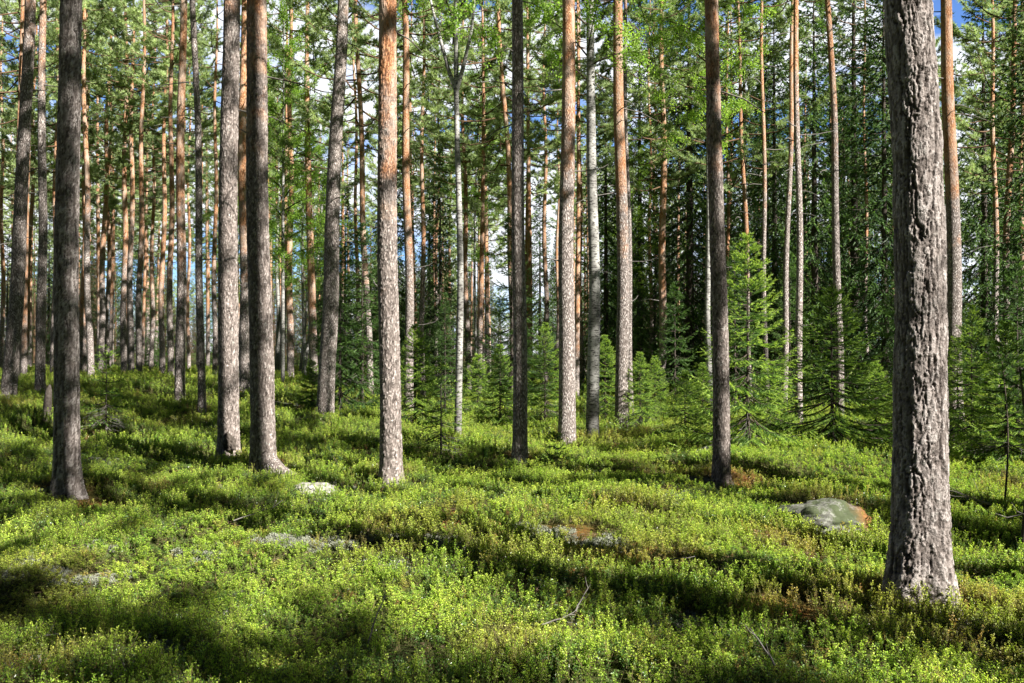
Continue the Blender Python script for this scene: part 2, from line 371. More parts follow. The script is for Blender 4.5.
# ------------------------------------------------------------------ trunks
def trunk_mesh(name, H, r0, path=None, nseg=12, zf=0.0, dz=0.5, plates=0.0, seed=0, material=None, flare=0.32, fl=0.22, taper=0.62, psize=0.045, ridged=False):
    """tapered trunk from -0.3 to H; path(z) gives the centre line; plates > 0 carves bark plates below height zf"""
    rng = np.random.RandomState(seed)
    if plates > 0:
        fine = 0.009 if ridged and r0 > .15 and seed > 20 else 0.016
        zs = np.concatenate([np.arange(-0.3, zf, fine), np.arange(zf, H, 0.5), [H]])
        nseg = max(24, int(2 * PI * r0 / (0.007 if fine < .01 else 0.0125)))
    else:
        zs = np.concatenate([[-0.3, -0.1, 0.0, 0.1, 0.2, 0.35, 0.6], np.arange(1.0, H, dz), [H]])
    th = np.arange(nseg) * 2 * PI / nseg
    zc = np.maximum(zs, 0)
    r = r0 * np.maximum(1 - zc / H, 0.004) ** taper
    ph = rng.rand() * 6
    lob = 0.62 + 0.38 * np.cos(th * 3 + ph) + 0.2 * np.cos(th * 5 + ph * 2)
    R = r[:, None] * (1 + flare * np.exp(-(zs[:, None] + 0.05) / fl) * lob[None] * np.exp(-0.0))
    R = R * (1 + 0.02 * np.sin(zs[:, None] * 2.1 + ph + th[None]))
    pa = np.ones_like(R)
    if plates > 0:
        s = 1.0 / psize
        for a in range(len(zs)):
            if zs[a] > zf: continue
            z = zs[a]
            for b in range(nseg):
                x = math.cos(th[b]) * r0; y = math.sin(th[b]) * r0
                if ridged:
                    q = Vector((x * 21, y * 21, z * 2.1 + seed)); q += 0.26 * mnoise.noise_vector(Vector((x * 26, y * 26, z * 13))) + 0.10 * mnoise.noise_vector(Vector((x * 90, y * 90, z * 60)))
                    n1 = mnoise.noise(q); n2 = mnoise.noise(q * 1.9 + Vector((9, 4, 2)))
                    c1 = max(0, 1 - abs(n1) / .10); c2 = max(0, 1 - abs(n2) / .10) * .7
                    q3 = Vector((x * 34, y * 34, z * 16 + seed)); q3 += .5 * mnoise.noise_vector(q3 * 1.7)
                    d3 = mnoise.voronoi(q3)[0]; c3 = max(0, 1 - (d3[1] - d3[0]) / .13) * .16
                    e = 1 - min(1, max(c1 ** .8, c2, c3))
                    lay = mnoise.cell(q3 * .9); k = mnoise.noise(Vector((x * 8, y * 8, z * 4 + seed)))
                    f1 = mnoise.noise(Vector((x * 120, y * 120, z * 80)))
                    R[a, b] += plates * ((min(1, e * 1.7) - 1) + .20 * lay * e + .40 * k + .15 * f1)
                    pa[a, b] = max(0, min(1, e * (.80 + .35 * lay + .25 * f1)))
                    continue
                q = Vector((x * s, y * s, z * s * 0.30 + seed))
                q += 0.75 * mnoise.noise_vector(Vector((x * 14, y * 14, z * 6 + seed))) + 0.4 * mnoise.noise_vector(Vector((x * 45, y * 45, z * 24 + seed)))
                d = mnoise.voronoi(q)[0]
                e = min(1.0, max(0.0, (d[1] - d[0]) / 0.34))
                d2 = mnoise.voronoi(q * 2.6)[0]
                e2 = min(1.0, max(0.0, (d2[1] - d2[0]) / 0.3))
                k = mnoise.noise(Vector((x * 9, y * 9, z * 3 + 5 + seed)))
                k2 = mnoise.noise(Vector((x * 60, y * 60, z * 35 + seed)))
                R[a, b] += plates * (e - 1.0) * (0.75 + 0.6 * k) + plates * .28 * (e2 - 1) * e + plates * .30 * k2 + plates * .6 * k
                e = e * (.55 + .45 * e2) * (0.85 + .5 * k2)
                pa[a, b] = e
    cx, cy = (path(zs) if path else (zs * 0, zs * 0))
    v = np.stack([cx[:, None] + R * np.cos(th), cy[:, None] + R * np.sin(th), np.repeat(zs[:, None], nseg, 1)], -1).reshape(-1, 3)
    n = len(zs); i = np.arange(n - 1)[:, None] * nseg; j = np.arange(nseg)[None]; k = (j + 1) % nseg
    f = np.stack([i + j, i + k, i + nseg + k, i + nseg + j], -1).reshape(-1, 4)
    mb = MB(); mb.add(v, f)
    me = mb.mesh(name, [material or BARK])
    if plates > 0:
        a = me.attributes.new('plate', 'FLOAT', 'POINT'); a.data.foreach_set('value', pa.ravel().astype(np.float32))
    return me

# ------------------------------------------------------------------ crowns
def rot_about(v, ax, ang):
    v = np.asarray(v, float); ax = unit(ax)
    return v * math.cos(ang) + np.cross(ax, v) * math.sin(ang) + ax * np.dot(ax, v) * (1 - math.cos(ang))

def pine_crown(seed, H=20.0, hb=10.0, nb=52, dens=1.5, R=2.5, blade=(0.15, 0.024), per=13):
    rng = np.random.RandomState(seed); mb = MB()
    B = []; D = []
    for i in range(nb):
        u = (i + rng.rand()) / nb
        z = hb + (H - 0.3 - hb) * u
        L = (R * (1 - u ** 1.6) * (0.55 + 0.45 * min(1, u * 5)) + 0.45) * rng.uniform(0.65, 1.2)
        a = i * 2.4 + rng.uniform(-.6, .6)
        el = math.radians(rng.uniform(-8, 22) + 30 * u)
        d = np.array([math.cos(a) * math.cos(el), math.sin(a) * math.cos(el), math.sin(el)])
        t = np.linspace(0, 1, 6)[:, None]
        side = np.array([-math.sin(a), math.cos(a), 0]) * rng.uniform(-.25, .25)
        pts = np.array([0, 0, z]) + d * L * t + side * L * t ** 2 + np.array([0, 0, 1]) * (-0.14 * L * np.sin(t * PI) + 0.12 * L * t ** 3)
        tube(mb, pts, np.linspace(0.026, 0.006, 6) * (0.6 + L * .25), 3, 0)
        ns = int((4 + L * 3.4) * dens)
        for k in range(ns):
            tt = rng.uniform(0.35, 1.0) ** 0.8
            p = np.array([np.interp(tt, t[:, 0], pts[:, c]) for c in range(3)])
            ang = rng.uniform(-1.2, 1.2)
            dd = unit(rot_about(d, (0, 0, 1), ang) + np.array([0, 0, rng.uniform(-.1, .5)]))
            l = rng.uniform(.25, .62) * (1.15 - 0.5 * tt)
            q = p + dd * l
            tube(mb, np.array([p, q]), np.array([0.008, 0.004]), 3, 0)
            m = max(3, int(l / 0.085))
            for w in np.linspace(0.3, 1.0, m):
                c = p + dd * l * w + rng.randn(3) * 0.02
                n = per
                dirs = unit(rng.randn(n, 3)) + dd * 0.75 + np.array([0, 0, .25])
                B.append(np.repeat(c[None], n, 0)); D.append(dirs)
    # dead twigs under the living crown
    for i in range(9):
        z = rng.uniform(hb * 0.45, hb); a = rng.rand() * 6.28; L = rng.uniform(.3, 1.1)
        d = np.array([math.cos(a), math.sin(a), rng.uniform(-.25, .2)])
        p = np.array([0, 0, z]); pts = np.array([p, p + d * L * .6, p + d * L + np.array([0, 0, -.12 * L])])
        tube(mb, pts, np.array([.016, .011, .005]), 3, 2)
    B = np.concatenate(B); D = np.concatenate(D)
    blades(mb, B, D, rng.uniform(.7, 1.15, len(B)) * blade[0], blade[1], rng, 1)
    return mb.mesh('pine_crown', [ORANGE_TWIG, PINE_N, GREYWOOD])

def spruce_crown(seed, H, R, z0, step, nb, nl, spacing, twigs, sag=0.0, fill=1.0, wd=.28, needle=None, dead=0, shape=0.85, per=2):
    rng = np.random.RandomState(seed); mb = MB()
    B = []; D = []; LL = []; TP = []
    z = z0; w = 0
    while z < H - 0.04:
        u = z / H
        prof = (1 - (z - z0) / (H - z0)) ** shape
        for i in range(nb):
            if rng.rand() > fill: continue
            L = R * prof * rng.uniform(.72, 1.12) + 0.06 * step * 3
            a = (i + rng.rand() * .7) * 2 * PI / nb + w * 0.7
            el = math.radians(-18 + 55 * u ** 1.3 + rng.uniform(-9, 9) - sag * 14)
            d = np.array([math.cos(a) * math.cos(el), math.sin(a) * math.cos(el), math.sin(el)])
            t = np.linspace(0, 1, 6)[:, None]
            pts = np.array([0, 0, z + rng.uniform(-.3, .3) * step]) + d * L * t + np.array([0, 0, 1]) * L * (-0.16 * np.sin(t * PI) * (1 - u) + 0.14 * t ** 3)
            tube(mb, pts, np.linspace(0.012, 0.003, 6) * (0.4 + L * .8), 3, 0)
            ns = max(3, int(twigs * (0.4 + L / max(R, .01))))
            chains = [(pts[-2], unit(pts[-1] - pts[-2]), L * 0.24, 1)]
            for k in range(ns):
                tt = 0.16 + 0.82 * (k + rng.rand()) / ns
                p = np.array([np.interp(tt, t[:, 0], pts[:, c]) for c in range(3)])
                sgn = 1 if k % 2 else -1
                dd = rot_about(d, (0, 0, 1), sgn * rng.uniform(.6, 1.05))
                dd[2] -= sag * rng.uniform(.3, 1.1) + 0.08
                l = L * (0.44 * (1.08 - tt)) * rng.uniform(.7, 1.25) + 0.03
                chains.append((p, unit(dd), l, int(tt > .72)))
            for p, dd, l, tp in chains:
                m = max(2, int(l / spacing))
                s = np.linspace(0.0, 1.0, m)[:, None]
                c = p + dd * l * s + np.array([0, 0, -1]) * sag * 0.25 * l * s ** 2
                for q in range(per):
                    r_ = unit(rng.randn(m, 3)); r_[:, 2] += 0.1
                    B.append(c + rng.randn(m, 3) * spacing * .15); D.append(dd * 1.2 + r_ * np.array([.62, .62, .42])); TP.append(((s[:, 0] > .62) | (tp > 0)) & (rng.rand(m) < .75))
        z += step * rng.uniform(.8, 1.2) * (0.55 + 0.6 * (1 - u)); w += 1
    # leader
    m = 10
    c = np.stack([np.zeros(m), np.zeros(m), np.linspace(H - 0.5 * step - .1, H, m)], -1)
    B.append(c); D.append(unit(rng.randn(m, 3)) + np.array([0, 0, 1.0])); TP.append(np.ones(m, bool))
    for i in range(dead):
        z = rng.uniform(0.1 * z0 + .1, z0 + 0.22 * (H - z0)); a = rng.rand() * 6.28; L = R * rng.uniform(.35, .8)
        d = np.array([math.cos(a), math.sin(a), -.25]); p = np.array([0, 0, z])
        tube(mb, np.array([p, p + d * L * .5, p + d * L + np.array([0, 0, .05])]), np.array([.007, .005, .002]) * (0.7 + R * .3), 3, 2)
        for k in range(5):
            q = p + d * L * rng.uniform(.3, .95); e = unit(rot_about(d, (0, 0, 1), rng.uniform(-1, 1)) + np.array([0, 0, -.2]))
            tube(mb, np.array([q, q + e * L * .3]), np.array([.003, .0015]) * (0.7 + R * .3), 3, 2)
    B = np.concatenate(B); D = np.concatenate(D)
    TP = np.concatenate(TP)
    for sel, mi in ((~TP, 1), (TP, 3)):
        n = int(sel.sum()); blades(mb, B[sel], D[sel], nl * rng.uniform(.75, 1.25, n), nl * wd, rng, mi)
    return mb.mesh('spruce_crown', [TWIG, needle or SPRUCE_N, GREYWOOD, YOUNG_TIP if needle is YOUNG_N else SPRUCE_TIP])

def birch_crown(seed, H, hb, R, nb, leaf=0.052, per=95, forks=()):
    rng = np.random.RandomState(seed); mb = MB(); B = []; D = []
    for i in range(nb):
        u = (i + rng.rand()) / nb
        z = hb + (H - hb) * u * 0.96
        L = (R * math.sin(min(1, 0.25 + u) * PI * 0.8) + .5) * rng.uniform(.7, 1.2)
        a = i * 2.4 + rng.uniform(-.5, .5); el = math.radians(rng.uniform(20, 55))
        d = np.array([math.cos(a) * math.cos(el), math.sin(a) * math.cos(el), math.sin(el)])
        t = np.linspace(0, 1, 6)[:, None]
        pts = np.array([0, 0, z]) + d * L * t + np.array([0, 0, -1]) * L * .35 * t ** 2.2
        tube(mb, pts, np.linspace(0.022, 0.004, 6) * (.5 + L * .3), 3, 0)
        for k in range(int(5 + L * 5)):
            tt = rng.uniform(.25, 1.0)
            p = np.array([np.interp(tt, t[:, 0], pts[:, c]) for c in range(3)])
            dd = unit(rng.randn(3) + d * .6 + np.array([0, 0, -.5])); l = rng.uniform(.25, .7)
            q = p + dd * l + np.array([0, 0, -.15 * l])
            tube(mb, np.array([p, q]), np.array([.004, .002]), 3, 0)
            n = int(per * l)
            B.append(p + (q - p) * rng.rand(n, 1) + rng.randn(n, 3) * .05); D.append(unit(rng.randn(n, 3)) + np.array([0, 0, -.5]))
    B = np.concatenate(B); D = np.concatenate(D)
    leaves(mb, B, D, leaf * rng.uniform(.7, 1.2, len(B)), leaf * .75, rng, 1)
    return mb.mesh('birch_crown', [TWIG, BIRCH_L])

PINE_CROWNS = [pine_crown(100 + i, hb=[7.6, 8.8, 11.0, 8.0, 12.0, 9.0][i], nb=[58, 54, 40, 60, 38, 52][i], R=[2.7, 2.4, 2.0, 2.9, 2.2, 2.3][i]) for i in range(6)]
SPRUCE_BIG = [spruce_crown(200 + i, H=[18, 20, 15][i], R=[2.5, 2.7, 2.2][i], z0=[1.2, 2.0, .8][i], step=0.48, nb=6, nl=0.15, spacing=0.085, twigs=12, sag=[.9, .7, .8][i], fill=.95, dead=14, per=3) for i in range(3)]
SPRUCE_MID = [spruce_crown(300 + i, H=[5.5, 7.0, 4.2][i], R=[1.35, 1.5, 1.2][i], z0=.25, step=0.34, nb=6, nl=0.085, spacing=0.05, twigs=11, sag=.25, fill=.95, dead=10, needle=MID_N, per=5, wd=.18) for i in range(3)]
SPRUCE_YOUNG = [spruce_crown(400 + i, H=[3.4, 2.6, 3.0, 2.0][i], R=[1.2, 1.0, 1.75, .95][i], z0=.06, step=[.23, .2, .2, .17][i], nb=8, nl=0.048, spacing=0.027, twigs=14, sag=.1, fill=.95, dead=12, needle=YOUNG_N, per=6, wd=.18) for i in range(4)]
SPRUCE_SPARSE = [spruce_crown(500 + i, H=[1.6, 1.2, .62][i], R=[.55, .42, .30][i], z0=[.35, .3, .12][i], step=[.2, .18, .13][i], nb=5, nl=0.04, spacing=0.026, twigs=6, sag=.15, fill=[.85, .8, .7][i], dead=[26, 12, 6][i], needle=YOUNG_N, per=4) for i in range(3)]
BIRCH_CROWNS = [birch_crown(600 + i, H=[16, 14, 17][i], hb=[5.5, 3.8, 7.5][i], R=[2.0, 1.9, 1.8][i], nb=[44, 46, 40][i]) for i in range(3)]

# ------------------------------------------------------------------ one tree
PLACED = []
def path_through(pts, x0, Y, z0):
    """centre line through picture points given as (row, column), at depth Y"""
    zz = [0.0]; xx = [0.0]
    for py, px in pts:
        p = at_depth(px, py, Y); zz.append(p[2] - z0); xx.append(p[0] - x0)
    o = np.argsort(zz); zz = np.array(zz)[o]; xx = np.array(xx)[o]
    deg = min(2, len(zz) - 1)
    w = np.ones(len(zz)); w[0] = 6
    co = np.polyfit(zz, xx, deg, w=w)
    top = zz[-1]; slope = np.polyval(np.polyder(co), top); end = np.polyval(co, top); c0 = co[-1]
    def f(z):
        zc = np.clip(z, 0, top)
        wob = Y * 0.0011 * (np.sin(zc * .9 + x0 * 7) - math.sin(x0 * 7)) * np.clip(zc / 3, 0, 1)
        return wob + np.polyval(co, zc) - c0 + np.where(z > top, (z - top) * slope * .6, 0), z * 0
    return f

def add_tree(kind, label, group, base, width, pts, H=None, orange=None, crown=None, cat=None, near=0.0, seed=None, psize=0.045, rot=None, ridged=False, flare=.42, fl=.24, dark=0.0):
    seed = len(PLACED) + 1 if seed is None else seed
    rng = random.Random(seed * 77 + 5)
    x, Y = on_ground(*base) if len(base) == 2 else (at_depth(base[0], base[1], base[2])[0], base[2])
    z = float(ground_z(x, Y))
    r0 = width * Y / F / 2 * 1.06
    H = H or rng.uniform(18.5, 21.5)
    f = path_through(pts, x, Y, z)
    nm = {'pine': 'pine_tree', 'birch': 'birch_tree', 'spruce': 'spruce_tree'}[kind]
    root = thing(nm, label, cat or nm.replace('_', ' '), (x, Y, z), 0, group)
    mt = {'pine': BARK_NEAR if near else BARK, 'birch': BIRCH, 'spruce': SPRUCE_BARK}[kind]
    me = trunk_mesh('trunk', H, r0, f, 14 if Y > 25 else 20, zf=EYE + .37 * Y + .6 if near else 0, plates=near, seed=seed, material=mt, psize=psize, ridged=ridged,
                    flare=flare if kind == 'pine' else .2, fl=fl)
    tr = part('trunk', me, root)
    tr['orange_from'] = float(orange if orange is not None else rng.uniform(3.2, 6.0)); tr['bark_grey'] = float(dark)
    if kind == 'pine' and 9 < Y < 45:
        for q in range(rng.randint(2, 4)):
            zb = rng.uniform(2.2, 2.4 + .30 * Y); a = rng.uniform(-PI, 0) if q else rng.choice((0.0, PI)); L = rng.uniform(.25, 1.1) if Y > 16 else rng.uniform(.07, .3)
            c = float(f(np.array([zb]))[0][0]); d = np.array([math.cos(a), math.sin(a) * .7, rng.uniform(-.15, .3)]); p = np.array([c, 0, zb])
            mb = MB(); tube(mb, np.array([p, p + d * L * .5, p + d * L * .85 + np.array([0, 0, .05]), p + d * L + np.array([0, 0, .12])]), np.array([.017, .012, .008, .004]), 5)
            part('dead_branch', mb.mesh('dead_branch', [GREYWOOD]), root)
    cx = float(f(np.array([12.0]))[0][0])
    lst = {'pine': PINE_CROWNS, 'birch': BIRCH_CROWNS, 'spruce': SPRUCE_BIG}[kind]
    ci = crown if crown is not None else (rng.choice((2, 4)) if kind == 'pine' and Y < 28 else rng.randrange(len(lst)))
    s = H / 20.0 if kind == 'pine' else 1.0
    part('crown', lst[ci], root, (cx, 0, 0), (s, s, s), rng.uniform(0, 6.28) if rot is None else rot)
    PLACED.append((x, Y))
    return root, f, r0

exec_list = []
P = 'pine'; Bi = 'birch'
TREES = [
 # kind, label, group, base(px,py[,depth]), width, [(row,col)...], options
 (P, 'dark leaning pine at the left edge with thick shaded foot and top tilting right', None, (8, 397), 14, [(300, 14), (150, 26), (0, 29)], dict(orange=9)),
 (P, 'slim sunlit pine just behind the dark leaning pine at the left edge', None, (24, 366, 46), 5, [(150, 33), (0, 36)], dict(orange=2)),
 (P, 'thin pine cut by the left border, orange low on its trunk', None, (2, 366, 50), 4.5, [(0, 1)], dict(orange=3)),
 (P, 'dark pine beside the broken stump, turning orange only at the top', None, (40, 390), 9, [(0, 42)], dict(orange=8)),
 (P, 'orange pine half hidden behind the left edge of the thick shaded trunk', None, (54, 371, 42), 7, [(0, 58)], dict(orange=4)),
 (P, 'thick pine in the left foreground, black with shade above and mottled grey below', None, (66, 484), 23.5, [(330, 67), (180, 69.5), (0, 71)], dict(near=.013, orange=7.5, ridged=True, H=21, flare=.6, dark=.1)),
 (P, 'bright orange pine close to the right side of the thick shaded left trunk', None, (83, 375, 43), 6.5, [(0, 88)], dict(orange=2.5)),
 (P, 'grey footed pine, second behind the right side of the thick shaded left trunk', None, (91, 380, 38), 6.5, [(0, 84)], dict(orange=7)),
 (P, 'pine with black foot leaning right towards the small sparse spruce', None, (100, 367, 48), 6, [(233, 104), (0, 111)], dict(orange=5)),
 (P, 'slim pine standing right behind the tip of the small sparse spruce', None, (107, 370, 50), 4.5, [(0, 112)], dict(orange=5)),
 (P, 'straight pine, first of three close together right of the sparse spruce', None, (124, 375, 43), 6, [(0, 127)], dict(orange=4.5)),
 (P, 'dark straight pine, middle of three close together right of the sparse spruce', None, (131, 375, 42), 6, [(0, 134)], dict(orange=6)),
 (P, 'sunlit pine with white foot spreading on bare moss, last of three close together', None, (139, 379, 40), 6, [(0, 145)], dict(orange=5)),
 (P, 'thin dark pine right of the white footed pine', None, (151, 368, 50), 4.5, [(0, 154)], dict(orange=4)),
 (P, 'orange pine with a grey foot left of two close grey trunks', None, (162, 374, 43), 5.5, [(0, 168)], dict(orange=3.2)),
 (P, 'orange and grey pine touching the left side of the mottled pine', None, (171, 385, 36), 6, [(0, 173)], dict(orange=4)),
 (P, 'mottled grey pine with rich orange upper trunk, nearest of the left rows', None, (180, 398), 9.6, [(233, 180), (0, 182)], dict(orange=4.2)),
 (P, 'very slim orange pine right of the mottled pine', None, (189, 366, 52), 3.6, [(0, 191)], dict(orange=2)),
 (P, 'slender blackish pine left of the bright grey pair, leaning a little left', None, (202, 409), 7.4, [(180, 199), (0, 194)], dict(orange=12)),
 (P, 'slim lit pine between the slender blackish pine and the bright grey pair', None, (215, 375, 42), 5, [(0, 217)], dict(orange=5)),
 (P, 'bright sunlit grey pine with a dark burl at its foot, left of the close pair', None, (228, 458, 15.1), 20, [(330, 229), (180, 230.5), (0, 232)], dict(near=.010, orange=7.5, psize=.03, H=20)),
 (P, 'orange and grey pine seen between the two trunks of the close pair', None, (245, 392), 10, [(180, 242), (0, 243)], dict(orange=4.2)),
 (P, 'thick half shaded pine with a root reaching a flat stone, right of the close pair', None, (264, 468), 23.5, [(330, 262), (180, 259), (0, 257)], dict(near=.011, orange=6.0, psize=.035, H=21, flare=.6)),
 (Bi, 'thin spotted birch just right of the half shaded pine', None, (277, 362, 50), 4.5, [(180, 277)], dict(H=13, crown=0)),
 (P, 'clean orange pine standing alone under bright birch leaves', None, (290, 390, 40), 7, [(180, 291), (0, 291)], dict(orange=2.2)),
 (P, 'dark leaning pine with a broad shaded foot, tilting right of the orange one', None, (325, 416), 16.5, [(310, 329), (180, 334), (0, 342)], dict(orange=11)),
 (P, 'slim lit pine close right of the dark leaning pine', None, (356, 385, 42), 4.2, [(180, 355), (0, 352)], dict(orange=4)),
 (P, 'pine leaning left with its foot hidden among young spruces', None, (371, 405, 32), 6.5, [(280, 366), (180, 362), (0, 356)], dict(orange=4.5)),
 (P, 'fully sunlit pine, pebbled grey below and flaky orange above', None, (391, 474), 21, [(330, 390), (180, 389), (0, 388)], dict(near=.010, orange=4.6, psize=.028, H=20)),
 (P, 'stout pine right behind the fully sunlit pine, dark at the foot', None, (409, 408), 9, [(180, 406), (0, 403)], dict(orange=5)),
 (P, 'thin pale footed pine right of the stout one', None, (423, 394, 36), 5, [(180, 423), (0, 424)], dict(orange=5.2)),
 (P, 'thin dark pine between the pale footed one and the forked birch', None, (434, 380, 48), 3.5, [(0, 440)], dict(orange=5)),
 (P, 'orange pine right behind the forked birch', None, (469, 390, 40), 5.5, [(180, 465), (0, 462)], dict(orange=4)),
 (P, 'long orange pine leaning left, seen left of the black straight trunk', None, (514, 395, 34), 6.2, [(180, 509), (0, 498)], dict(orange=4.5)),
 (P, 'straight black shaded pine in the middle of the view', None, (520, 456), 14, [(300, 520), (180, 520), (0, 517)], dict(orange=12, H=19)),
 (P, 'slim pine right of the black straight trunk', None, (545, 372, 46), 5, [(0, 543)], dict(orange=5)),
 (P, 'thin orange pine close left of the lit centre pine', None, (556, 370, 55), 3.6, [(0, 558)], dict(orange=4)),
 (P, 'lit pine with grey lower and orange upper trunk, left neighbour of the spotted birch', None, (567, 441), 16.4, [(180, 568.5), (0, 569)], dict(orange=6, H=20)),
 (P, 'thin orange pine seen between the lit centre pine and the spotted birch', None, (582, 380, 40), 5, [(0, 579)], dict(orange=3.5)),
 (P, 'lit pine right of the spotted birch with smooth orange upper trunk', None, (622, 425), 13, [(180, 620), (0, 616)], dict(orange=5.2, H=20)),
 (P, 'dark slim pine touching the right side of the smooth orange trunk', None, (631, 410, 27), 5, [(0, 624)], dict(orange=12)),
 (P, 'thin lit pine in the spruce gap, left of two', None, (650, 385, 44), 4, [(0, 648)], dict(orange=4)),
 (P, 'thin darker pine in the spruce gap, right of two', None, (656, 384, 46), 3.8, [(0, 655)], dict(orange=6)),
 (P, 'orange pine standing in front of the dark spruces, with a shaded foot', None, (661, 395, 36), 8, [(180, 663), (0, 661)], dict(orange=3.6)),
 (Bi, 'pale bluish birch half hidden behind the reddish leaning pine', None, (710, 408, 29), 6, [(180, 708)], dict(H=14, crown=2)),
 (P, 'reddish pine with lit right edge, leaning left beside the tall young spruce', None, (722, 476), 16.5, [(330, 720), (180, 717), (0, 712)], dict(near=.008, orange=5.2, psize=.03, H=20)),
 (P, 'thin lit pine right behind the reddish leaning pine', None, (729, 390, 38), 4.2, [(0, 728)], dict(orange=4)),
 (P, 'slim pine leaning left above the tall young spruce', None, (750, 400, 32), 5.2, [(180, 744), (0, 737)], dict(orange=5)),
 (P, 'dim pine in the dark spruce stand, right of the tall young spruce', None, (767, 410, 29), 5, [(0, 763)], dict(orange=7)),
 (P, 'dark pine crossing behind the rim lit slender pine', None, (784, 408, 30), 6, [(0, 794)], dict(orange=8)),
 (P, 'slender rim lit pine with its foot by the bright young spruce', None, (799, 418), 7, [(180, 797.5), (0, 795)], dict(orange=8)),
 (P, 'shaded pine rising behind the broad dark young spruce', None, (840, 418, 25), 8, [(180, 836), (0, 829)], dict(orange=8)),
 (P, 'thin pine between the broad dark young spruce and the largest trunk', None, (868, 392, 36), 4, [(0, 865)], dict(orange=5)),
 (P, 'largest rough barked pine in the right foreground with deep bark plates', None, (919, 590), 49, [(400, 921), (240, 918), (120, 913), (0, 908)], dict(near=.021, orange=11, ridged=True, H=22, flare=.70, fl=.36, dark=.30)),
 (P, 'smooth brown pine with a lit right side, half behind the largest trunk', None, (955, 424), 15, [(240, 952), (0, 945)], dict(orange=5.8)),
 (P, 'slim dim pine in front of the tall dark spruce at the right', None, (998, 397, 34), 6, [(240, 996), (0, 992)], dict(orange=6)),
 (P, 'reddish slim pine second from the right border', None, (1003, 400, 31), 7, [(240, 1007), (0, 1016)], dict(orange=5)),
 (P, 'slim pine touching the right border', None, (1020, 396, 38), 5, [(0, 1023)], dict(orange=5)),
]
by_label = {}
for kind, label, group, base, width, pts, opt in TREES:
    by_label[label] = add_tree(kind, label, group, base, width, pts, **opt)

# two birches whose trunks divide: the limbs are parts
def limb(root, pts, r, name='limb'):
    mb = MB(); tube(mb, np.array(pts), np.linspace(r[0], r[1], len(pts)), 8, 0)
    return part(name, mb.mesh(name, [BIRCH]), root)
rt, f, r0 = add_tree(Bi, 'forked birch with a white stem and two limbs spreading near the top of the view', None, (458, 434), 7.0, [(310, 460), (180, 457), (95, 456), (0, 455)], H=14, crown=2, seed=901)
zf = EYE + .26 * rt.location[1]
bx = float(f(np.array([zf]))[0][0]); s = rt.location[1] / F
limb(rt, [(bx, 0, zf), (bx - 8 * s, .1, zf + 22 * s), (bx - 22 * s, .2, zf + 75 * s), (bx - 40 * s, .3, zf + 150 * s)], (.05, .015))
limb(rt, [(bx, 0, zf), (bx + 7 * s, -.1, zf + 22 * s), (bx + 16 * s, -.2, zf + 60 * s), (bx + 24 * s, -.3, zf + 150 * s)], (.05, .015))
rt, f, r0 = add_tree(Bi, 'stout birch with silver bark full of black spots and dark twiggy top', None, (592, 436), 12.5, [(180, 592), (0, 588)], H=15, crown=2, seed=902)

# leaning dead birch stems behind the dark leaning pine
for base, topx, topy, lab in (((303, 362, 46), 322, 205, 'white leaning dead birch pole between the orange pine and the dark leaning pine'),
                              ((300, 366, 48), 310, 215, 'shorter white leaning birch pole left of the longer one')):
    p0 = at_depth(*base); p1 = at_depth(topx, topy, base[2] + 1)
    z = float(ground_z(p0[0], p0[1]))
    t = thing('birch_pole', lab, 'birch', (p0[0], p0[1], z))
    mb = MB(); q = np.linspace(0, 1, 8)[:, None]
    d = np.array([p1[0] - p0[0], 1.0, p1[2] - z])
    tube(mb, d * q + np.array([.3, 0, 0]) * np.sin(q * PI) * .4 + np.array([0, 0, -.1]) * (q == 0), np.linspace(.085, .03, 8), 8)
    part('trunk', mb.mesh('trunk', [BIRCH]), t)
    rr = random.Random(topx)
    for k in range(7):
        mb = MB()
        u = .45 + .08 * k; a = d * u + np.array([.3, 0, 0]) * math.sin(u * PI) * .4
        e = np.array([rr.uniform(-1, 1), rr.uniform(-.5, .5), rr.uniform(.1, .6)])
        tube(mb, np.array([a, a + e * .5, a + e * .8 + np.array([0, 0, .1])]), np.array([.02, .012, .005]), 4)
        part('branch', mb.mesh('branch', [GREYWOOD]), t)

# ------------------------------------------------------------------ trees standing to the right of and behind the viewer: they throw the shadow bands
SX, SY = math.cos(SUN_AZ), math.sin(SUN_AZ)
def sunward(x, y, t, side=0.0):
    return x + SX * t - SY * side, y + SY * t + SX * side
FAR_TRUNKS = [trunk_mesh('trunk', 20.0, 0.15, (lambda z, k=k: (0.12 * np.sin(z * .22 + k * 1.7) - 0.12 * math.sin(k * 1.7), 0.1 * np.cos(z * .2 + k) - .1 * math.cos(k))), 9, dz=1.0, seed=40 + k) for k in range(6)]
SPRUCE_TRUNKS = [trunk_mesh('trunk', h, r, None, 8, dz=1.0, seed=50 + i, material=SPRUCE_BARK, taper=.85) for i, (h, r) in enumerate(((18, .17), (20, .19), (15, .14)))]
MID_TRUNKS = [trunk_mesh('trunk', h, r, None, 7, dz=.6, seed=60 + i, material=SPRUCE_BARK, taper=.9) for i, (h, r) in enumerate(((5.4, .055), (6.9, .07), (4.1, .045)))]
YOUNG_TRUNKS = [trunk_mesh('trunk', h, r, None, 7, dz=.4, seed=70 + i, material=SPRUCE_BARK, taper=.9) for i, (h, r) in enumerate(((3.35, .035), (2.55, .03), (2.95, .038), (1.95, .024)))]
SPARSE_TRUNKS = [trunk_mesh('trunk', h, r, None, 6, dz=.3, seed=80 + i, material=SPRUCE_BARK, taper=.9, flare=.1) for i, (h, r) in enumerate(((1.58, .018), (1.18, .014), (.61, .008)))]

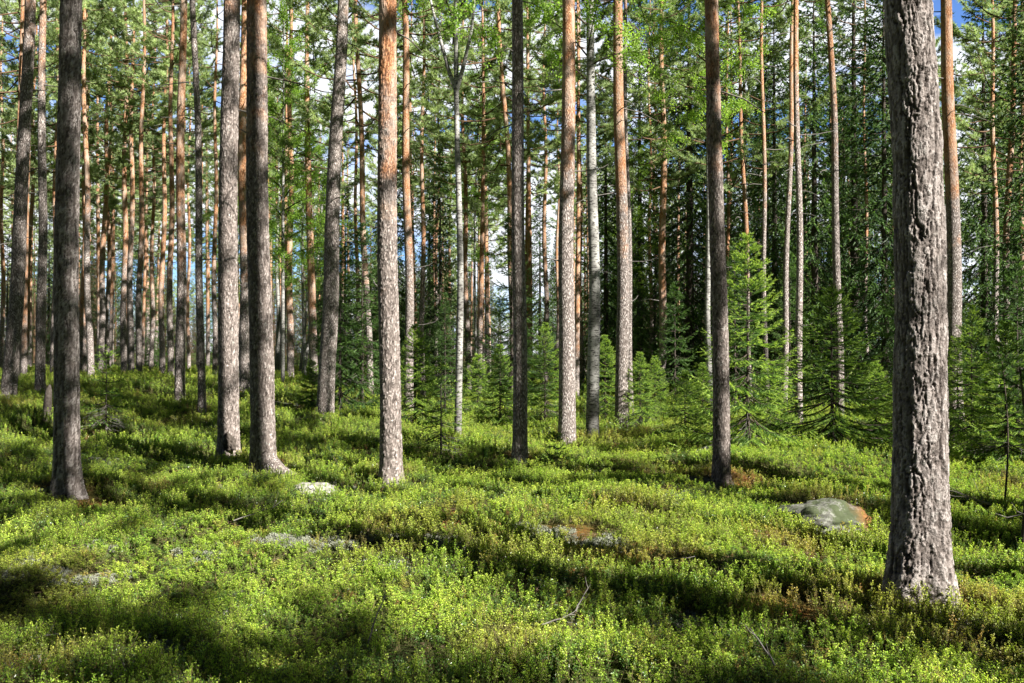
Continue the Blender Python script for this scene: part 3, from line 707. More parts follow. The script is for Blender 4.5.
def shared_pine(x, y, label, group, rng, r=None, H=None):
    z = float(ground_z(x, y)); H = H or rng.uniform(17.5, 21.5); r = r or rng.uniform(.10, .165)
    t = thing('pine_tree', label, 'pine tree', (x, y, z), rng.uniform(0, 6.28), group)
    k = rng.randrange(6)
    o = part('trunk', FAR_TRUNKS[k], t, scale=(r / .15, r / .15, H / 20)); o['orange_from'] = rng.uniform(2.0, 6.0); o['bark_grey'] = 0.0
    s = H / 20 * rng.uniform(.92, 1.08)
    part('crown', PINE_CROWNS[rng.randrange(6)], t, scale=(s, s, H / 20))
    PLACED.append((x, y))
    return t
def shared_spruce(x, y, label, group, rng, lst, trunks, s, k=None, name='spruce_tree', cat='spruce tree'):
    z = float(ground_z(x, y)); k = rng.randrange(len(lst)) if k is None else k
    t = thing(name, label, cat, (x, y, z), rng.uniform(0, 6.28), group)
    part('trunk', trunks[k], t, scale=(s, s, s)); part('crown', lst[k], t, scale=(s, s, s))
    return t

rng = random.Random(5)
def tree_pos(lbl):
    o = by_label[lbl][0]; return o.location[0], o.location[1]
STRAIGHT = trunk_mesh('trunk', 20.0, 0.15, None, 10, dz=1.0, seed=39)
OFF = [(*sunward(*tree_pos('straight black shaded pine in the middle of the view'), 13.0), .24, 20, 2),
       (*sunward(*tree_pos('dark leaning pine with a broad shaded foot, tilting right of the orange one'), 17.0, -.08), .17, 20, 4),
       (*sunward(*tree_pos('thick pine in the left foreground, black with shade above and mottled grey below'), 14.2, -.12), .20, 20, 2),
       (*sunward(*tree_pos('thick half shaded pine with a root reaching a flat stone, right of the close pair'), 10.6, -.19), .14, 22, 4),
       (*sunward(*tree_pos('reddish pine with lit right edge, leaning left beside the tall young spruce'), 7.5, -.20), .14, 20, 4),
       (*sunward(*tree_pos('dark leaning pine at the left edge with thick shaded foot and top tilting right'), 21.0), .24, 24, 4),
       (*sunward(*tree_pos('dark pine beside the broken stump, turning orange only at the top'), 22.0), .22, 24, 2),
       (*sunward(*tree_pos('slender blackish pine left of the bright grey pair, leaning a little left'), 17.5), .20, 22, 4),
       (*sunward(2.35, 5.25, 6.2, .7), .20, 19, 2),
       (*sunward(.6, 13.4, 16.5, .3), .20, 19, 2),
       (*sunward(-3.0, 6.3, 12.5, .2), .18, 19, 4),
       (*sunward(-2.7, 6.1, 18.5), .17, 19, 2), (*sunward(1.5, 7.6, 8.0), .13, 21, 4)]
for x, y, r, h, cv in OFF:
    z = float(ground_z(x, y))
    t = thing('pine_tree', 'pine beyond the right edge throwing a shadow band across the foreground', 'pine tree', (x, y, z), 0, 'pines beyond the right edge towards the sun')
    o = part('trunk', STRAIGHT, t, scale=(r / .15, r / .15, h / 20)); o['orange_from'] = 5.0
    part('crown', PINE_CROWNS[cv], t, scale=(.95, .95, h / 20), rotz=rng.uniform(0, 6)); PLACED.append((x, y))
for x, y, A, T, k, s in ((4.6, .66, SPRUCE_BIG, SPRUCE_TRUNKS, 0, .55), (4.75, 3.3, SPRUCE_MID, MID_TRUNKS, 0, .95), (10.6, 4.7, SPRUCE_BIG, SPRUCE_TRUNKS, 2, .70),
                           (13.0, 12.3, SPRUCE_BIG, SPRUCE_TRUNKS, 0, .8), (15.2, 14.0, SPRUCE_BIG, SPRUCE_TRUNKS, 1, .8), (18.6, 19.5, SPRUCE_BIG, SPRUCE_TRUNKS, 0, .95)):
    shared_spruce(x, y, 'spruce beyond the right edge darkening the plants in front', 'spruces beyond the right edge towards the sun', rng, A, T, s, k); PLACED.append((x, y))

# ------------------------------------------------------------------ tall spruces
SPR = [ # px, depth, variant, scale, label
 (690, 38, 1, 1.0, 'tall dark spruce behind the orange pine, left end of the dark stand'),
 (712, 44, 0, 1.05, 'tall dark spruce behind the pale bluish birch'),
 (640, 46, 1, .95, 'lit yellowish spruce right behind the smooth orange trunk'),
 (606, 40, 2, .9, 'spruce with hanging lit branches just right of the spotted birch'),
 (745, 42, 0, 1.0, 'tall dark spruce behind the tall young spruce'),
 (775, 36, 2, 1.0, 'tall dark spruce between the dim pine and the dark pine'),
 (815, 33, 0, .85, 'tall spruce with light green top right of the slender rim lit pine'),
 (855, 38, 1, 1.0, 'tall dark spruce behind the broad dark young spruce'),
 (885, 32, 2, 1.0, 'tall dark spruce close to the left side of the largest trunk'),
 (922, 46, 0, 1.0, 'tall dark spruce behind the largest trunk'),
 (985, 39, 0, 1.0, 'tall dark spruce right of the smooth brown pine, near the sky gap'),
 (1012, 41, 1, 1.0, 'tall dark spruce behind the reddish slim pine at the right'),
 (1040, 30, 2, 1.1, 'tall dark spruce cut by the right border'),
 (395, 40, 2, .8, 'spruce hidden behind the fully sunlit pine'),
 (440, 44, 2, .72, 'middle sized spruce between the pale footed pine and the forked birch'),
 (540, 60, 2, .8, 'middle sized spruce behind the black straight trunk'),
 (345, 46, 2, .6, 'middle sized spruce behind the slim lit pine near the leaning pine'),
]
for px, Y, k, s, lab in SPR:
    x = at_depth(px, 350, Y)[0]
    shared_spruce(x, Y, lab, None, rng, SPRUCE_BIG, SPRUCE_TRUNKS, s, k); PLACED.append((x, Y))

# ------------------------------------------------------------------ young spruces
YOUNG = [ # px, py, list, variant, height m, label
 (748, 441, 'y', 0, 3.5, 'tall sunlit young spruce beside the reddish leaning pine'),
 (832, 446, 'y', 2, 3.0, 'broad dark green young spruce left of the largest trunk'),
 (876, 440, 'y', 3, 1.6, 'small lit young spruce squeezed against the largest trunk'),
 (685, 436, 'y', 3, 1.35, 'low bushy young spruce with drooping skirt in front of the dark stand'),
 (640, 425, 'y', 1, 1.7, 'shaded young spruce right of the smooth orange pine'),
 (655, 418, 'y', 1, 1.6, 'dark bushy young spruce in front of the orange pine'),
 (703, 422, 'y', 1, 1.5, 'young spruce with pale tips close left of the reddish leaning pine'),
 (441, 452, 's', 0, 1.65, 'thin young spruce with grey dead lower twigs between sunlit pine and birch'),
 (500, 424, 'y', 1, 1.9, 'young spruce with drooping grey twigs left of the black straight trunk'),
 (478, 415, 'y', 3, 1.7, 'bushy low spruce right of the forked birch'),
 (106, 432, 's', 0, 1.7, 'small sparse spruce in the sun right of the thick shaded left trunk'),
 (555, 466, 's', 2, .62, 'tiny bare branched spruce sapling in front of the lit centre pine'),
 (340, 412, 'm', 2, 4.4, 'bright green young spruce right of the dark leaning pine'),
 (362, 409, 'm', 0, 5.2, 'taller young spruce just left of the fully sunlit pine'),
 (312, 413, 'y', 3, 1.4, 'little bright spruce hugging the left side of the dark leaning pine'),
 (415, 425, 'y', 1, 2.3, 'young spruce growing against the stout pine'),
 (545, 420, 'y', 0, 2.4, 'young spruce in the gap right of the black straight trunk'),
 (605, 418, 'y', 1, 2.2, 'young spruce between the spotted birch and the smooth orange pine'),
 (770, 428, 'y', 3, 1.6, 'low dark spruce right of the tall sunlit young one'),
 (972, 455, 'y', 0, 2.5, 'dark young spruce close to the right side of the largest trunk'),
 (1006, 462, 'y', 1, 2.2, 'dark young spruce near the right border'),
 (958, 440, 'y', 2, 2.0, 'low spreading young spruce at the foot of the smooth brown pine'),
 (1018, 440, 'm', 2, 3.2, 'taller young spruce at the right border'),
 (905, 430, 'm', 0, 4.4, 'young spruce hidden behind the largest trunk'),
 (445, 408, 'm', 1, 3.4, 'taller young spruce behind the thin one with dead lower twigs'),
 (385, 400, 'm', 1, 4.2, 'taller young spruce behind the fully sunlit pine'),
 (525, 405, 'm', 0, 2.6, 'taller young spruce behind the black straight trunk'),
 (790, 405, 'm', 1, 5.0, 'shaded young spruce behind the slender rim lit pine'),
 (735, 408, 'm', 0, 5.0, 'shaded young spruce behind the tall sunlit young one'),
 (675, 402, 'm', 2, 4.0, 'shaded young spruce in front of the left end of the dark stand'),
 (150, 372, 'm', 2, 2.2, 'small spruce among the left pine rows'),
]
TAB = {'y': (SPRUCE_YOUNG, YOUNG_TRUNKS, (3.4, 2.6, 3.0, 2.0)), 'm': (SPRUCE_MID, MID_TRUNKS, (5.5, 7.0, 4.2)), 's': (SPRUCE_SPARSE, SPARSE_TRUNKS, (1.6, 1.2, .62))}
for px, py, l, k, h, lab in YOUNG:
    x, y = on_ground(px, py); A, T, hs = TAB[l]
    shared_spruce(x, y, lab, None, rng, A, T, h / hs[k], k, 'young_spruce', 'young spruce'); PLACED.append((x, y))

# ------------------------------------------------------------------ the rest of the stand
COLS = [(-400, 75, 'left of the thick shaded left trunk'), (75, 232, 'between the thick shaded left trunk and the bright grey pair'),
        (232, 330, 'between the bright grey pair and the dark leaning pine'), (330, 390, 'between the dark leaning pine and the fully sunlit pine'),
        (390, 520, 'between the fully sunlit pine and the black straight trunk'), (520, 620, 'around the lit centre pine and the spotted birch'),
        (620, 720, 'between the smooth orange pine and the reddish leaning pine'), (720, 915, 'between the reddish leaning pine and the largest trunk'),
        (915, 1500, 'right of the largest trunk')]
def column_of(px):
    for a, b, t in COLS:
        if a <= px < b: return t
def spaced(x, y, d):
    return all((x - a) ** 2 + (y - b) ** 2 > d * d for a, b in PLACED)
cnt = 0; tries = 0
while cnt < 165 and tries < 6000:
    tries += 1
    Y = math.sqrt(rng.uniform(33 ** 2, 92 ** 2)); px = rng.uniform(-120, 1150)
    x = at_depth(px, 350, Y)[0]
    if 940 < px < 972 or 492 < px < 512 or 530 < px < 552: continue      # open lanes where the sky shows
    if not spaced(x, Y, 2.0): continue
    if 540 < px < 980 and Y < 42 and rng.random() < .5: continue
    c = column_of(px)
    pspruce = .08 if px < 300 else (.22 if px < 620 else .42)
    if rng.random() < pspruce:
        shared_spruce(x, Y, 'far spruce ' + c, 'far spruces ' + c, rng, SPRUCE_BIG, SPRUCE_TRUNKS, rng.uniform(.6, 1.0))
        PLACED.append((x, Y))
    else:
        shared_pine(x, Y, 'slim far pine ' + c, 'far pines ' + c, rng)
    cnt += 1
# leafy birches
for px, Y, k, s, lab in ((283, 34, 1, .95, 'leafy birch with bright green leaves above the clean orange pine'),
                         (306, 37, 1, .8, 'leafy birch with bright leaves left of the dark leaning pine'),
                         (634, 44, 0, .75, 'leafy birch behind the smooth orange pine'),
                         (478, 42, 0, .9, 'leafy birch right of the forked birch'),
                         (236, 44, 1, .8, 'leafy birch behind the bright grey pair'),
                         ):
    x = at_depth(px, 350, Y)[0]; z = float(ground_z(x, Y))
    t = thing('birch_tree', lab, 'birch tree', (x, Y, z), rng.uniform(0, 6))
    part('trunk', trunk_mesh('trunk', [16, 14, 17][k], .075, lambda z: (0.2 * np.sin(z * .25), z * 0), 9, dz=.8, material=BIRCH), t, scale=(s, s, s))
    part('crown', BIRCH_CROWNS[k], t, scale=(s, s, s)); PLACED.append((x, Y))
cnt = 0; tries = 0
while cnt < 55 and tries < 4000:
    tries += 1
    Y = math.sqrt(rng.uniform(24 ** 2, 75 ** 2)); px = rng.uniform(-80, 1110)
    x = at_depth(px, 350, Y)[0]
    if px < 320 and (Y < 40 or rng.random() < .6): continue
    if not spaced(x, Y, 1.0): continue
    c = column_of(px)
    shared_spruce(x, Y, 'far young spruce ' + c, 'far young spruces ' + c, rng, SPRUCE_MID, MID_TRUNKS, rng.uniform(.4, 1.15), None, 'young_spruce', 'young spruce')
    PLACED.append((x, Y)); cnt += 1

# ------------------------------------------------------------------ instanced stuff
def scatter(name, label, protos, mats, pts, rot, scl, vid, tint):
    """one object: its mesh holds the plant shapes and the points they grow on"""
    mb = MB(); vv = []
    for k, p in enumerate(protos):
        for v, f, m in zip(p.v, p.f, p.m):
            mb.v.append(v); mb.f.append(f + mb.n); mb.m.append(m)
        mb.n += p.n; vv.append(np.full(p.n, k))
    npr = mb.n
    mb.v.append(np.asarray(pts)); mb.n += len(pts)
    me = mb.mesh(name, mats, smooth=False)
    n = len(pts)
    def at(nm, typ, data, key='value'):
        a = me.attributes.new(nm, typ, 'POINT'); a.data.foreach_set(key, data)
    zz = np.concatenate(mb.v)[:, 2]
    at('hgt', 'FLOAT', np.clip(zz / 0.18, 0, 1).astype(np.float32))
    at('spot', 'BOOLEAN', np.concatenate([np.zeros(npr, bool), np.ones(n, bool)]))
    at('vid', 'INT', np.concatenate([np.concatenate(vv), vid]).astype(np.int32))
    at('scl', 'FLOAT_VECTOR', np.concatenate([np.ones((npr, 3)), scl]).astype(np.float32).ravel(), 'vector')
    at('rot', 'FLOAT_VECTOR', np.concatenate([np.zeros((npr, 3)), rot]).astype(np.float32).ravel(), 'vector')
    at('tint', 'FLOAT', np.concatenate([np.zeros(npr), tint]).astype(np.float32))
    o = bpy.data.objects.new(name, me); C.objects.link(o)
    o['kind'] = 'stuff'; o['label'] = label; o['category'] = name.replace('_', ' ')
    g = bpy.data.node_groups.new(name, 'GeometryNodeTree')
    g.interface.new_socket('Geometry', in_out='INPUT', socket_type='NodeSocketGeometry')
    g.interface.new_socket('Geometry', in_out='OUTPUT', socket_type='NodeSocketGeometry')
    nd = g.nodes; L = g.links.new
    gi = nd.new('NodeGroupInput'); go = nd.new('NodeGroupOutput')
    def named(nm, t):
        a = nd.new('GeometryNodeInputNamedAttribute'); a.data_type = t; a.inputs[0].default_value = nm
        return [s for s in a.outputs if s.enabled][0]
    sp = nd.new('GeometryNodeSeparateGeometry'); sp.domain = 'POINT'
    L(gi.outputs[0], sp.inputs[0]); L(named('spot', 'BOOLEAN'), sp.inputs[1])
    join = nd.new('GeometryNodeJoinGeometry')
    for k in range(len(protos)):
        cmp = nd.new('FunctionNodeCompare'); cmp.data_type = 'INT'; cmp.operation = 'EQUAL'
        ins = [s for s in cmp.inputs if s.enabled]
        L(named('vid', 'INT'), ins[0]); ins[1].default_value = k
        s2 = nd.new('GeometryNodeSeparateGeometry'); s2.domain = 'POINT'
        L(sp.outputs[1], s2.inputs[0]); L(cmp.outputs[0], s2.inputs[1])
        ti = nd.new('GeometryNodeGeometryToInstance'); L(s2.outputs[0], ti.inputs[0]); L(ti.outputs[0], join.inputs[0])
    ip = nd.new('GeometryNodeInstanceOnPoints')
    L(sp.outputs[0], ip.inputs['Points']); L(join.outputs[0], ip.inputs['Instance']); ip.inputs['Pick Instance'].default_value = True
    L(named('vid', 'INT'), ip.inputs['Instance Index'])
    e2r = nd.new('FunctionNodeEulerToRotation'); L(named('rot', 'FLOAT_VECTOR'), e2r.inputs[0])
    L(e2r.outputs[0], ip.inputs['Rotation']); L(named('scl', 'FLOAT_VECTOR'), ip.inputs['Scale'])
    L(ip.outputs[0], go.inputs[0])
    md = o.modifiers.new('scatter', 'NODES'); md.node_group = g
    return o

def bilberry(seed, stems=6, spread=.11, h=(.07, .19), nleaf=30, leaf=.0135, lm=1):
    rng = np.random.RandomState(seed); mb = MB()
    for s in range(stems):
        b = np.array([*(rng.randn(2) * spread * .6), -0.02]); H = rng.uniform(*h)
        lean = rng.randn(2) * .22
        t = np.linspace(0, 1, 5)[:, None]
        pts = b + np.concatenate([lean * H * t ** 1.4, H * t], 1)
        tube(mb, pts, np.linspace(.0022, .0012, 5), 3, 0)
        sets = [(pts, .3)]
        for k in range(5):
            u = rng.uniform(.25, .85); p = np.array([np.interp(u, t[:, 0], pts[:, c]) for c in range(3)])
            a = rng.rand() * 6.28; l = rng.uniform(.03, .065)
            q = p + np.array([math.cos(a) * .42, math.sin(a) * .42, 1.0]) * l
            tube(mb, np.array([p, q]), np.array([.0014, .001]), 3, 0); sets.append((np.array([p, q]), 0.1))
        for pp, lo in sets:
            n = int(nleaf / 6 * (1.7 if lo > .2 else 1.0)) + 2
            u = lo + (1 - lo) * np.sort(rng.rand(n)) ** .8; x = np.linspace(0, 1, len(pp))
            c = np.stack([np.interp(u, x, pp[:, k]) for k in range(3)], -1)
            az = np.arange(n) * 2.4 + rng.rand() * 6
            d = np.stack([np.cos(az), np.sin(az), rng.uniform(.25, .9, n)], -1)
            leaves(mb, c, d, leaf * rng.uniform(.65, 1.2, n), leaf * .62, rng, lm, flat=.5)
    return mb
def lichen_tuft(seed):
    rng = np.random.RandomState(seed); mb = MB()
    for q in range(5):
        c = np.array([*(rng.randn(2) * .05), 0.0]); R_ = rng.uniform(.02, .045); n = 150
        d = unit(rng.randn(n, 3)); d[:, 2] = np.abs(d[:, 2])
        b = c + d * np.array([R_, R_, R_ * .8]) * rng.uniform(.6, 1, (n, 1))
        blades(mb, b, d + rng.randn(n, 3) * .7, rng.uniform(.008, .018, n), .005, rng, 0)
    return mb
def litter_tuft(seed):
    rng = np.random.RandomState(seed); mb = MB()
    n = 30
    b = np.concatenate([rng.randn(n, 2) * .09, rng.rand(n, 1) * .02 + .005], 1)
    d = unit(rng.randn(n, 3)); d[:, 2] = np.abs(d[:, 2]) * .25
    blades(mb, b, d, rng.uniform(.03, .09, n), .004, rng, 0)
    return mb

nr = np.random.RandomState(77)
PTS = []
for y0, y1, dens, sc in ((3.0, 8.0, 135, .95), (8.0, 14.0, 92, 1.08), (14.0, 25.0, 46, 1.3), (25.0, 62.0, 9.5, 2.0)):
    W = .56 * y1 + 3
    n = int(dens * (y1 - y0) * 2 * W)
    x = nr.uniform(-W, W, n); y = nr.uniform(y0, y1, n)
    k = np.abs(x) < .56 * y + 2.6
    x, y = x[k], y[k]
    PTS.append(np.stack([x, y, np.full(len(x), sc)], -1))
PTS = np.concatenate(PTS)
x, y, sc = PTS.T
li = blobs(x, y, LICH); ru = blobs(x, y, RUST)
gap = vnoise(x * 1.6 + 31, y * 1.6 + 8)
keep = nr.rand(len(x)) > np.clip(li * .5 + ru * .55 + 1.4 * blobs(x, y, ROCK_SPOTS) ** 2 + np.clip((gap - .66) * 2.6, 0, .8), 0, .97)
for a, b in PLACED:
    if b < 26: keep &= (x - a) ** 2 + (y - b) ** 2 > .16 ** 2
x, y, sc, li, ru, gap = (q[keep] for q in (x, y, sc, li, ru, gap))
hgt = .62 + .75 * vnoise(x * .8 + 3, y * .8 + 50) * nr.uniform(.75, 1.3, len(x)) * (1 - .5 * ru) * (1 - .45 * li)
tint = np.clip(ru * .9 + np.clip(vnoise(x * .9 + 60, y * .9) - .70, 0, 1) * 2.0 + (nr.rand(len(x)) < .05) * .6, 0, 1) * nr.uniform(.4, 1.1, len(x))
n = len(x)
scatter('bilberry_undergrowth', 'ankle high bright green bilberry plants covering the forest floor', [bilberry(700 + k) for k in range(5)] + [bilberry(710 + k, stems=8, h=(.04, .11), nleaf=26, leaf=.015, lm=2) for k in range(2)], [BILB_STEM, BILB, LINGON],
        np.stack([x, y, ground_z(x, y)], -1), np.stack([nr.randn(n) * .12, nr.randn(n) * .12, nr.rand(n) * 6.28], -1),
        np.stack([sc, sc, hgt * sc], -1), np.where(nr.rand(n) < .07 + .35 * (vnoise(x * .7 + 90, y * .7 + 14) > .62), nr.randint(5, 7, n), nr.randint(0, 5, n)), np.clip(tint, 0, 1))
# lichen cushions
Q = []
for cx, cy, s in LICH:
    m = int(55 * s * s / .09) + 5
    a = np.stack([cx + nr.randn(m) * s * .5, cy + nr.randn(m) * s * .5], -1); Q.append(a)
Q = np.concatenate(Q); n = len(Q)
s = nr.uniform(.7, 1.5, n)
scatter('reindeer_lichen', 'pale grey lichen cushions in patches among the bilberry plants', [lichen_tuft(800 + k) for k in range(3)], [LICHEN],
        np.stack([Q[:, 0], Q[:, 1], ground_z(Q[:, 0], Q[:, 1])], -1), np.stack([nr.randn(n) * .1, nr.randn(n) * .1, nr.rand(n) * 6.28], -1),
        np.stack([s, s, s], -1), nr.randint(0, 3, n), np.zeros(n))
# dry litter
n = 5200
x = nr.uniform(-11, 11, n); y = nr.uniform(3, 18, n); s = nr.uniform(.7, 1.4, n)
scatter('needle_litter', 'dry brown needles and twigs lying between the plants', [litter_tuft(820 + k) for k in range(3)], [simple_noise_material('dry_litter', (.08, .05, .025), (.19, .14, .09), 20)],
        np.stack([x, y, ground_z(x, y)], -1), np.stack([x * 0, x * 0, nr.rand(n) * 6.28], -1), np.stack([s, s, s], -1), nr.randint(0, 3, n), np.zeros(n))

# far wood as one mass
def far_pine(seed):
    mb = MB(); rng_ = np.random.RandomState(seed)
    me = PINE_CROWNS[seed % 6]
    v = np.empty(len(me.vertices) * 3, np.float32); me.vertices.foreach_get('co', v); v = v.reshape(-1, 3)
    for p in (3, 4):
        fs = [tuple(q.vertices) for q in me.polygons if len(q.vertices) == p]
        ms = [q.material_index for q in me.polygons if len(q.vertices) == p]
        if fs:
            mb.v.append(v if p == 3 else np.zeros((0, 3))); mb.f.append(np.array(fs)); mb.m.append(np.where(np.array(ms) == 1, 1, 0))
    mb.n = len(v)
    zz = np.linspace(0, 20, 14)
    tube(mb, np.stack([.1 * np.sin(zz * .3), zz * 0, zz], -1), np.linspace(.16, .02, 14), 7, 0)
    return mb
def far_spruce(k):
    mb = MB(); me = SPRUCE_BIG[k]
    v = np.empty(len(me.vertices) * 3, np.float32); me.vertices.foreach_get('co', v); v = v.reshape(-1, 3)
    for p in (3, 4):
        fs = [tuple(q.vertices) for q in me.polygons if len(q.vertices) == p]
        ms = [q.material_index for q in me.polygons if len(q.vertices) == p]
        if fs:
            mb.v.append(v if p == 3 else np.zeros((0, 3))); mb.f.append(np.array(fs)); mb.m.append(np.where(np.array(ms) == 1, 2, 0))
    mb.n = len(v)
    return mb
n = 560
Y = np.sqrt(nr.uniform(93 ** 2, 210 ** 2, n)); px = nr.uniform(-140, 1165, n)
x = (px - 512) / F * Y
s = nr.uniform(.62, .92, n)
sprucy = nr.rand(n) < np.where(px < 350, .25, .5)
s = np.where(sprucy, s * nr.uniform(.45, 1, n), s)
s = np.where(((px > 942) & (px < 972)) | ((px > 492) & (px < 512)) | ((px > 530) & (px < 552)), s * .6, s)
vid = np.where(sprucy, nr.randint(3, 5, n), nr.randint(0, 3, n))
scatter('distant_forest', 'dense mass of far pines and spruces closing the view between the trunks', [far_pine(0), far_pine(1), far_pine(3), far_spruce(0), far_spruce(2)], [ORANGE_TWIG, PINE_N, SPRUCE_N],
        np.stack([x, Y, ground_z(x, Y)], -1), np.stack([x * 0, x * 0, nr.rand(n) * 6.28], -1), np.stack([s, s, s], -1), vid, np.zeros(n))

# ------------------------------------------------------------------ rocks, roots, stump, twigs, saplings
def rock_mesh(name, sx, sy, sz, seed, material, rough=.25):
    import bmesh
    bm = bmesh.new(); bmesh.ops.create_icosphere(bm, subdivisions=5, radius=1.0)
    for v in bm.verts:
        p = v.co.copy()
        d = 1 + rough * mnoise.noise(p * 1.4 + Vector((seed, 0, 0))) + rough * .4 * mnoise.noise(p * 3.7 + Vector((0, seed, 0))) + rough * .2 * mnoise.noise(p * 9) + rough * .1 * mnoise.noise(p * 24) - rough * .35 * max(0, 1 - abs(mnoise.noise(p * 1.9 + Vector((0, 0, seed)))) / .06)
        v.co = Vector((p.x * sx * d, p.y * sy * d, max(p.z, -.35) * sz * d))
    me = bpy.data.meshes.new(name); bm.to_mesh(me); bm.free(); me.materials.append(material)
    me.polygons.foreach_set('use_smooth', [True] * len(me.polygons))
    return me
ROCKS = [(824, 511, .45, .38, .21, 3, ROCK_RUST, 'rounded mossy boulder with an orange rusty right end'),
         (313, 485, .32, .22, .15, 5, ROCK_PALE, 'flat pale stone at the end of the pine root'),
         (222, 479, .11, .09, .06, 7, ROCK, 'small pale stone in front of the bright grey pair'),
         (96, 458, .24, .2, .13, 9, ROCK, 'grey stone in the plants right of the thick shaded left trunk'),
         (704, 448, .15, .13, .14, 11, ROCK, 'small whitish stone close left of the reddish leaning pine'),
         (968, 494, .13, .11, .08, 13, ROCK, 'small grey stone right of the largest trunk'),
         (598, 470, .22, .16, .08, 15, ROCK, 'low lichen covered stone in the orange moss at the centre'),
         (828, 518, .12, .09, .07, 17, ROCK, 'small stone lying in front of the mossy boulder'),
         (270, 400, .7, .4, .10, 19, ROCK, 'bright bare rock slab far behind the half shaded pine')]
for px, py, sx, sy, sz, sd, mt, lab in ROCKS:
    x, y = on_ground(px, py + 2)
    o = bpy.data.objects.new('boulder' if sx > .4 else 'stone', rock_mesh('stone', sx, sy, sz, sd, mt)); C.objects.link(o)
    o.location = (x, y, float(ground_z(x, y)) + sz * .1); o['label'] = lab; o['category'] = 'boulder' if sx > .4 else 'stone'

# root and burl of the close pair
rt, f, r0 = by_label['thick half shaded pine with a root reaching a flat stone, right of the close pair']
mb = MB()
gx = [0.08, .22, .38, .55, .72]; gp = []
for i, g in enumerate(gx):
    gy = -.05 - .12 * g * 2
    gp.append((g, gy, float(ground_z(rt.location[0] + g, rt.location[1] + gy)) - rt.location[2] + [.22, .12, .06, .03, -.02][i]))
tube(mb, np.array(gp), np.array([.15, .13, .10, .075, .04]), 10)
o = part('root', mb.mesh('root', [BARK]), rt); o['orange_from'] = 12.0; o['bark_grey'] = 0.0
rt, f, r0 = by_label['bright sunlit grey pine with a dark burl at its foot, left of the close pair']
me = rock_mesh('burl', .10, .07, .17, 21, SPRUCE_BARK, .5); part('burl', me, rt, (.06, -r0 * .92, .2))

# grey stump
x, y = on_ground(47, 414); z = float(ground_z(x, y))
mb = MB(); tube(mb, np.array([(0, 0, -.1), (0, 0, .1), (.01, 0, .3), (.03, 0, .55), (.05, 0, .66)]), np.array([.10, .085, .075, .06, .02]), 10)
o = bpy.data.objects.new('stump', mb.mesh('stump', [SPRUCE_BARK])); C.objects.link(o); o.location = (x, y, z)
o['label'] = 'dark broken stump left of the thick shaded left trunk'; o['category'] = 'stump'

# fallen and standing dry twigs
def twig(px, py, lab, L, az, up, seed, nb=3, r=.006):
    rr = np.random.RandomState(seed); x, y = on_ground(px, py); z = float(ground_z(x, y))
    mb = MB(); d = np.array([math.cos(az), math.sin(az), up]); t = np.linspace(0, 1, 6)[:, None]
    pts = np.array([0, 0, .10]) + d * L * t + rr.randn(6, 3) * .02 * L
    tube(mb, pts, np.linspace(r, r * .35, 6), 5)
    for k in range(nb):
        p = pts[rr.randint(1, 5)]; e = unit(d + rr.randn(3) * .7)
        tube(mb, np.array([p, p + e * L * .2, p + e * L * .38 + np.array([0, 0, .02])]), np.array([r * .5, r * .35, r * .2]), 4)
    o = bpy.data.objects.new('dry_twig', mb.mesh('dry_twig', [GREYWOOD])); C.objects.link(o); o.location = (x, y, z)
    o['label'] = lab; o['category'] = 'twig'
twig(540, 622, 'forked brown dry twig lying in the plants at the front centre', .24, .4, .15, 1, 5)
twig(775, 662, 'bent grey twig standing up near the front right', .15, 2.2, .9, 2, 2)
twig(575, 610, 'thin grey twig sticking up beside the forked brown one', .15, .8, 1.0, 3, 2)
twig(905, 618, 'grey twig on the ground in front of the largest trunk', .40, -.3, .05, 4, 3)
twig(233, 522, 'curved pale twig in the sunny plants below the bright grey pair', .45, .5, .35, 5, 3)
twig(20, 640, 'white dry twig on rusty moss at the lower left', .22, .5, .1, 6, 2)
twig(715, 575, 'short dry twig at the edge of the shadow band', .22, .7, .4, 7, 3)
twig(655, 562, 'pale stick lying in the sunny plants near the centre', .32, .3, .1, 8, 2)
twig(368, 640, 'grey twig standing in the plants at the lower left of centre', .2, 1.2, 1.1, 9, 2)
twig(1000, 505, 'bare branching dead branch at the right border', .8, 2.7, .25, 10, 7, .012)

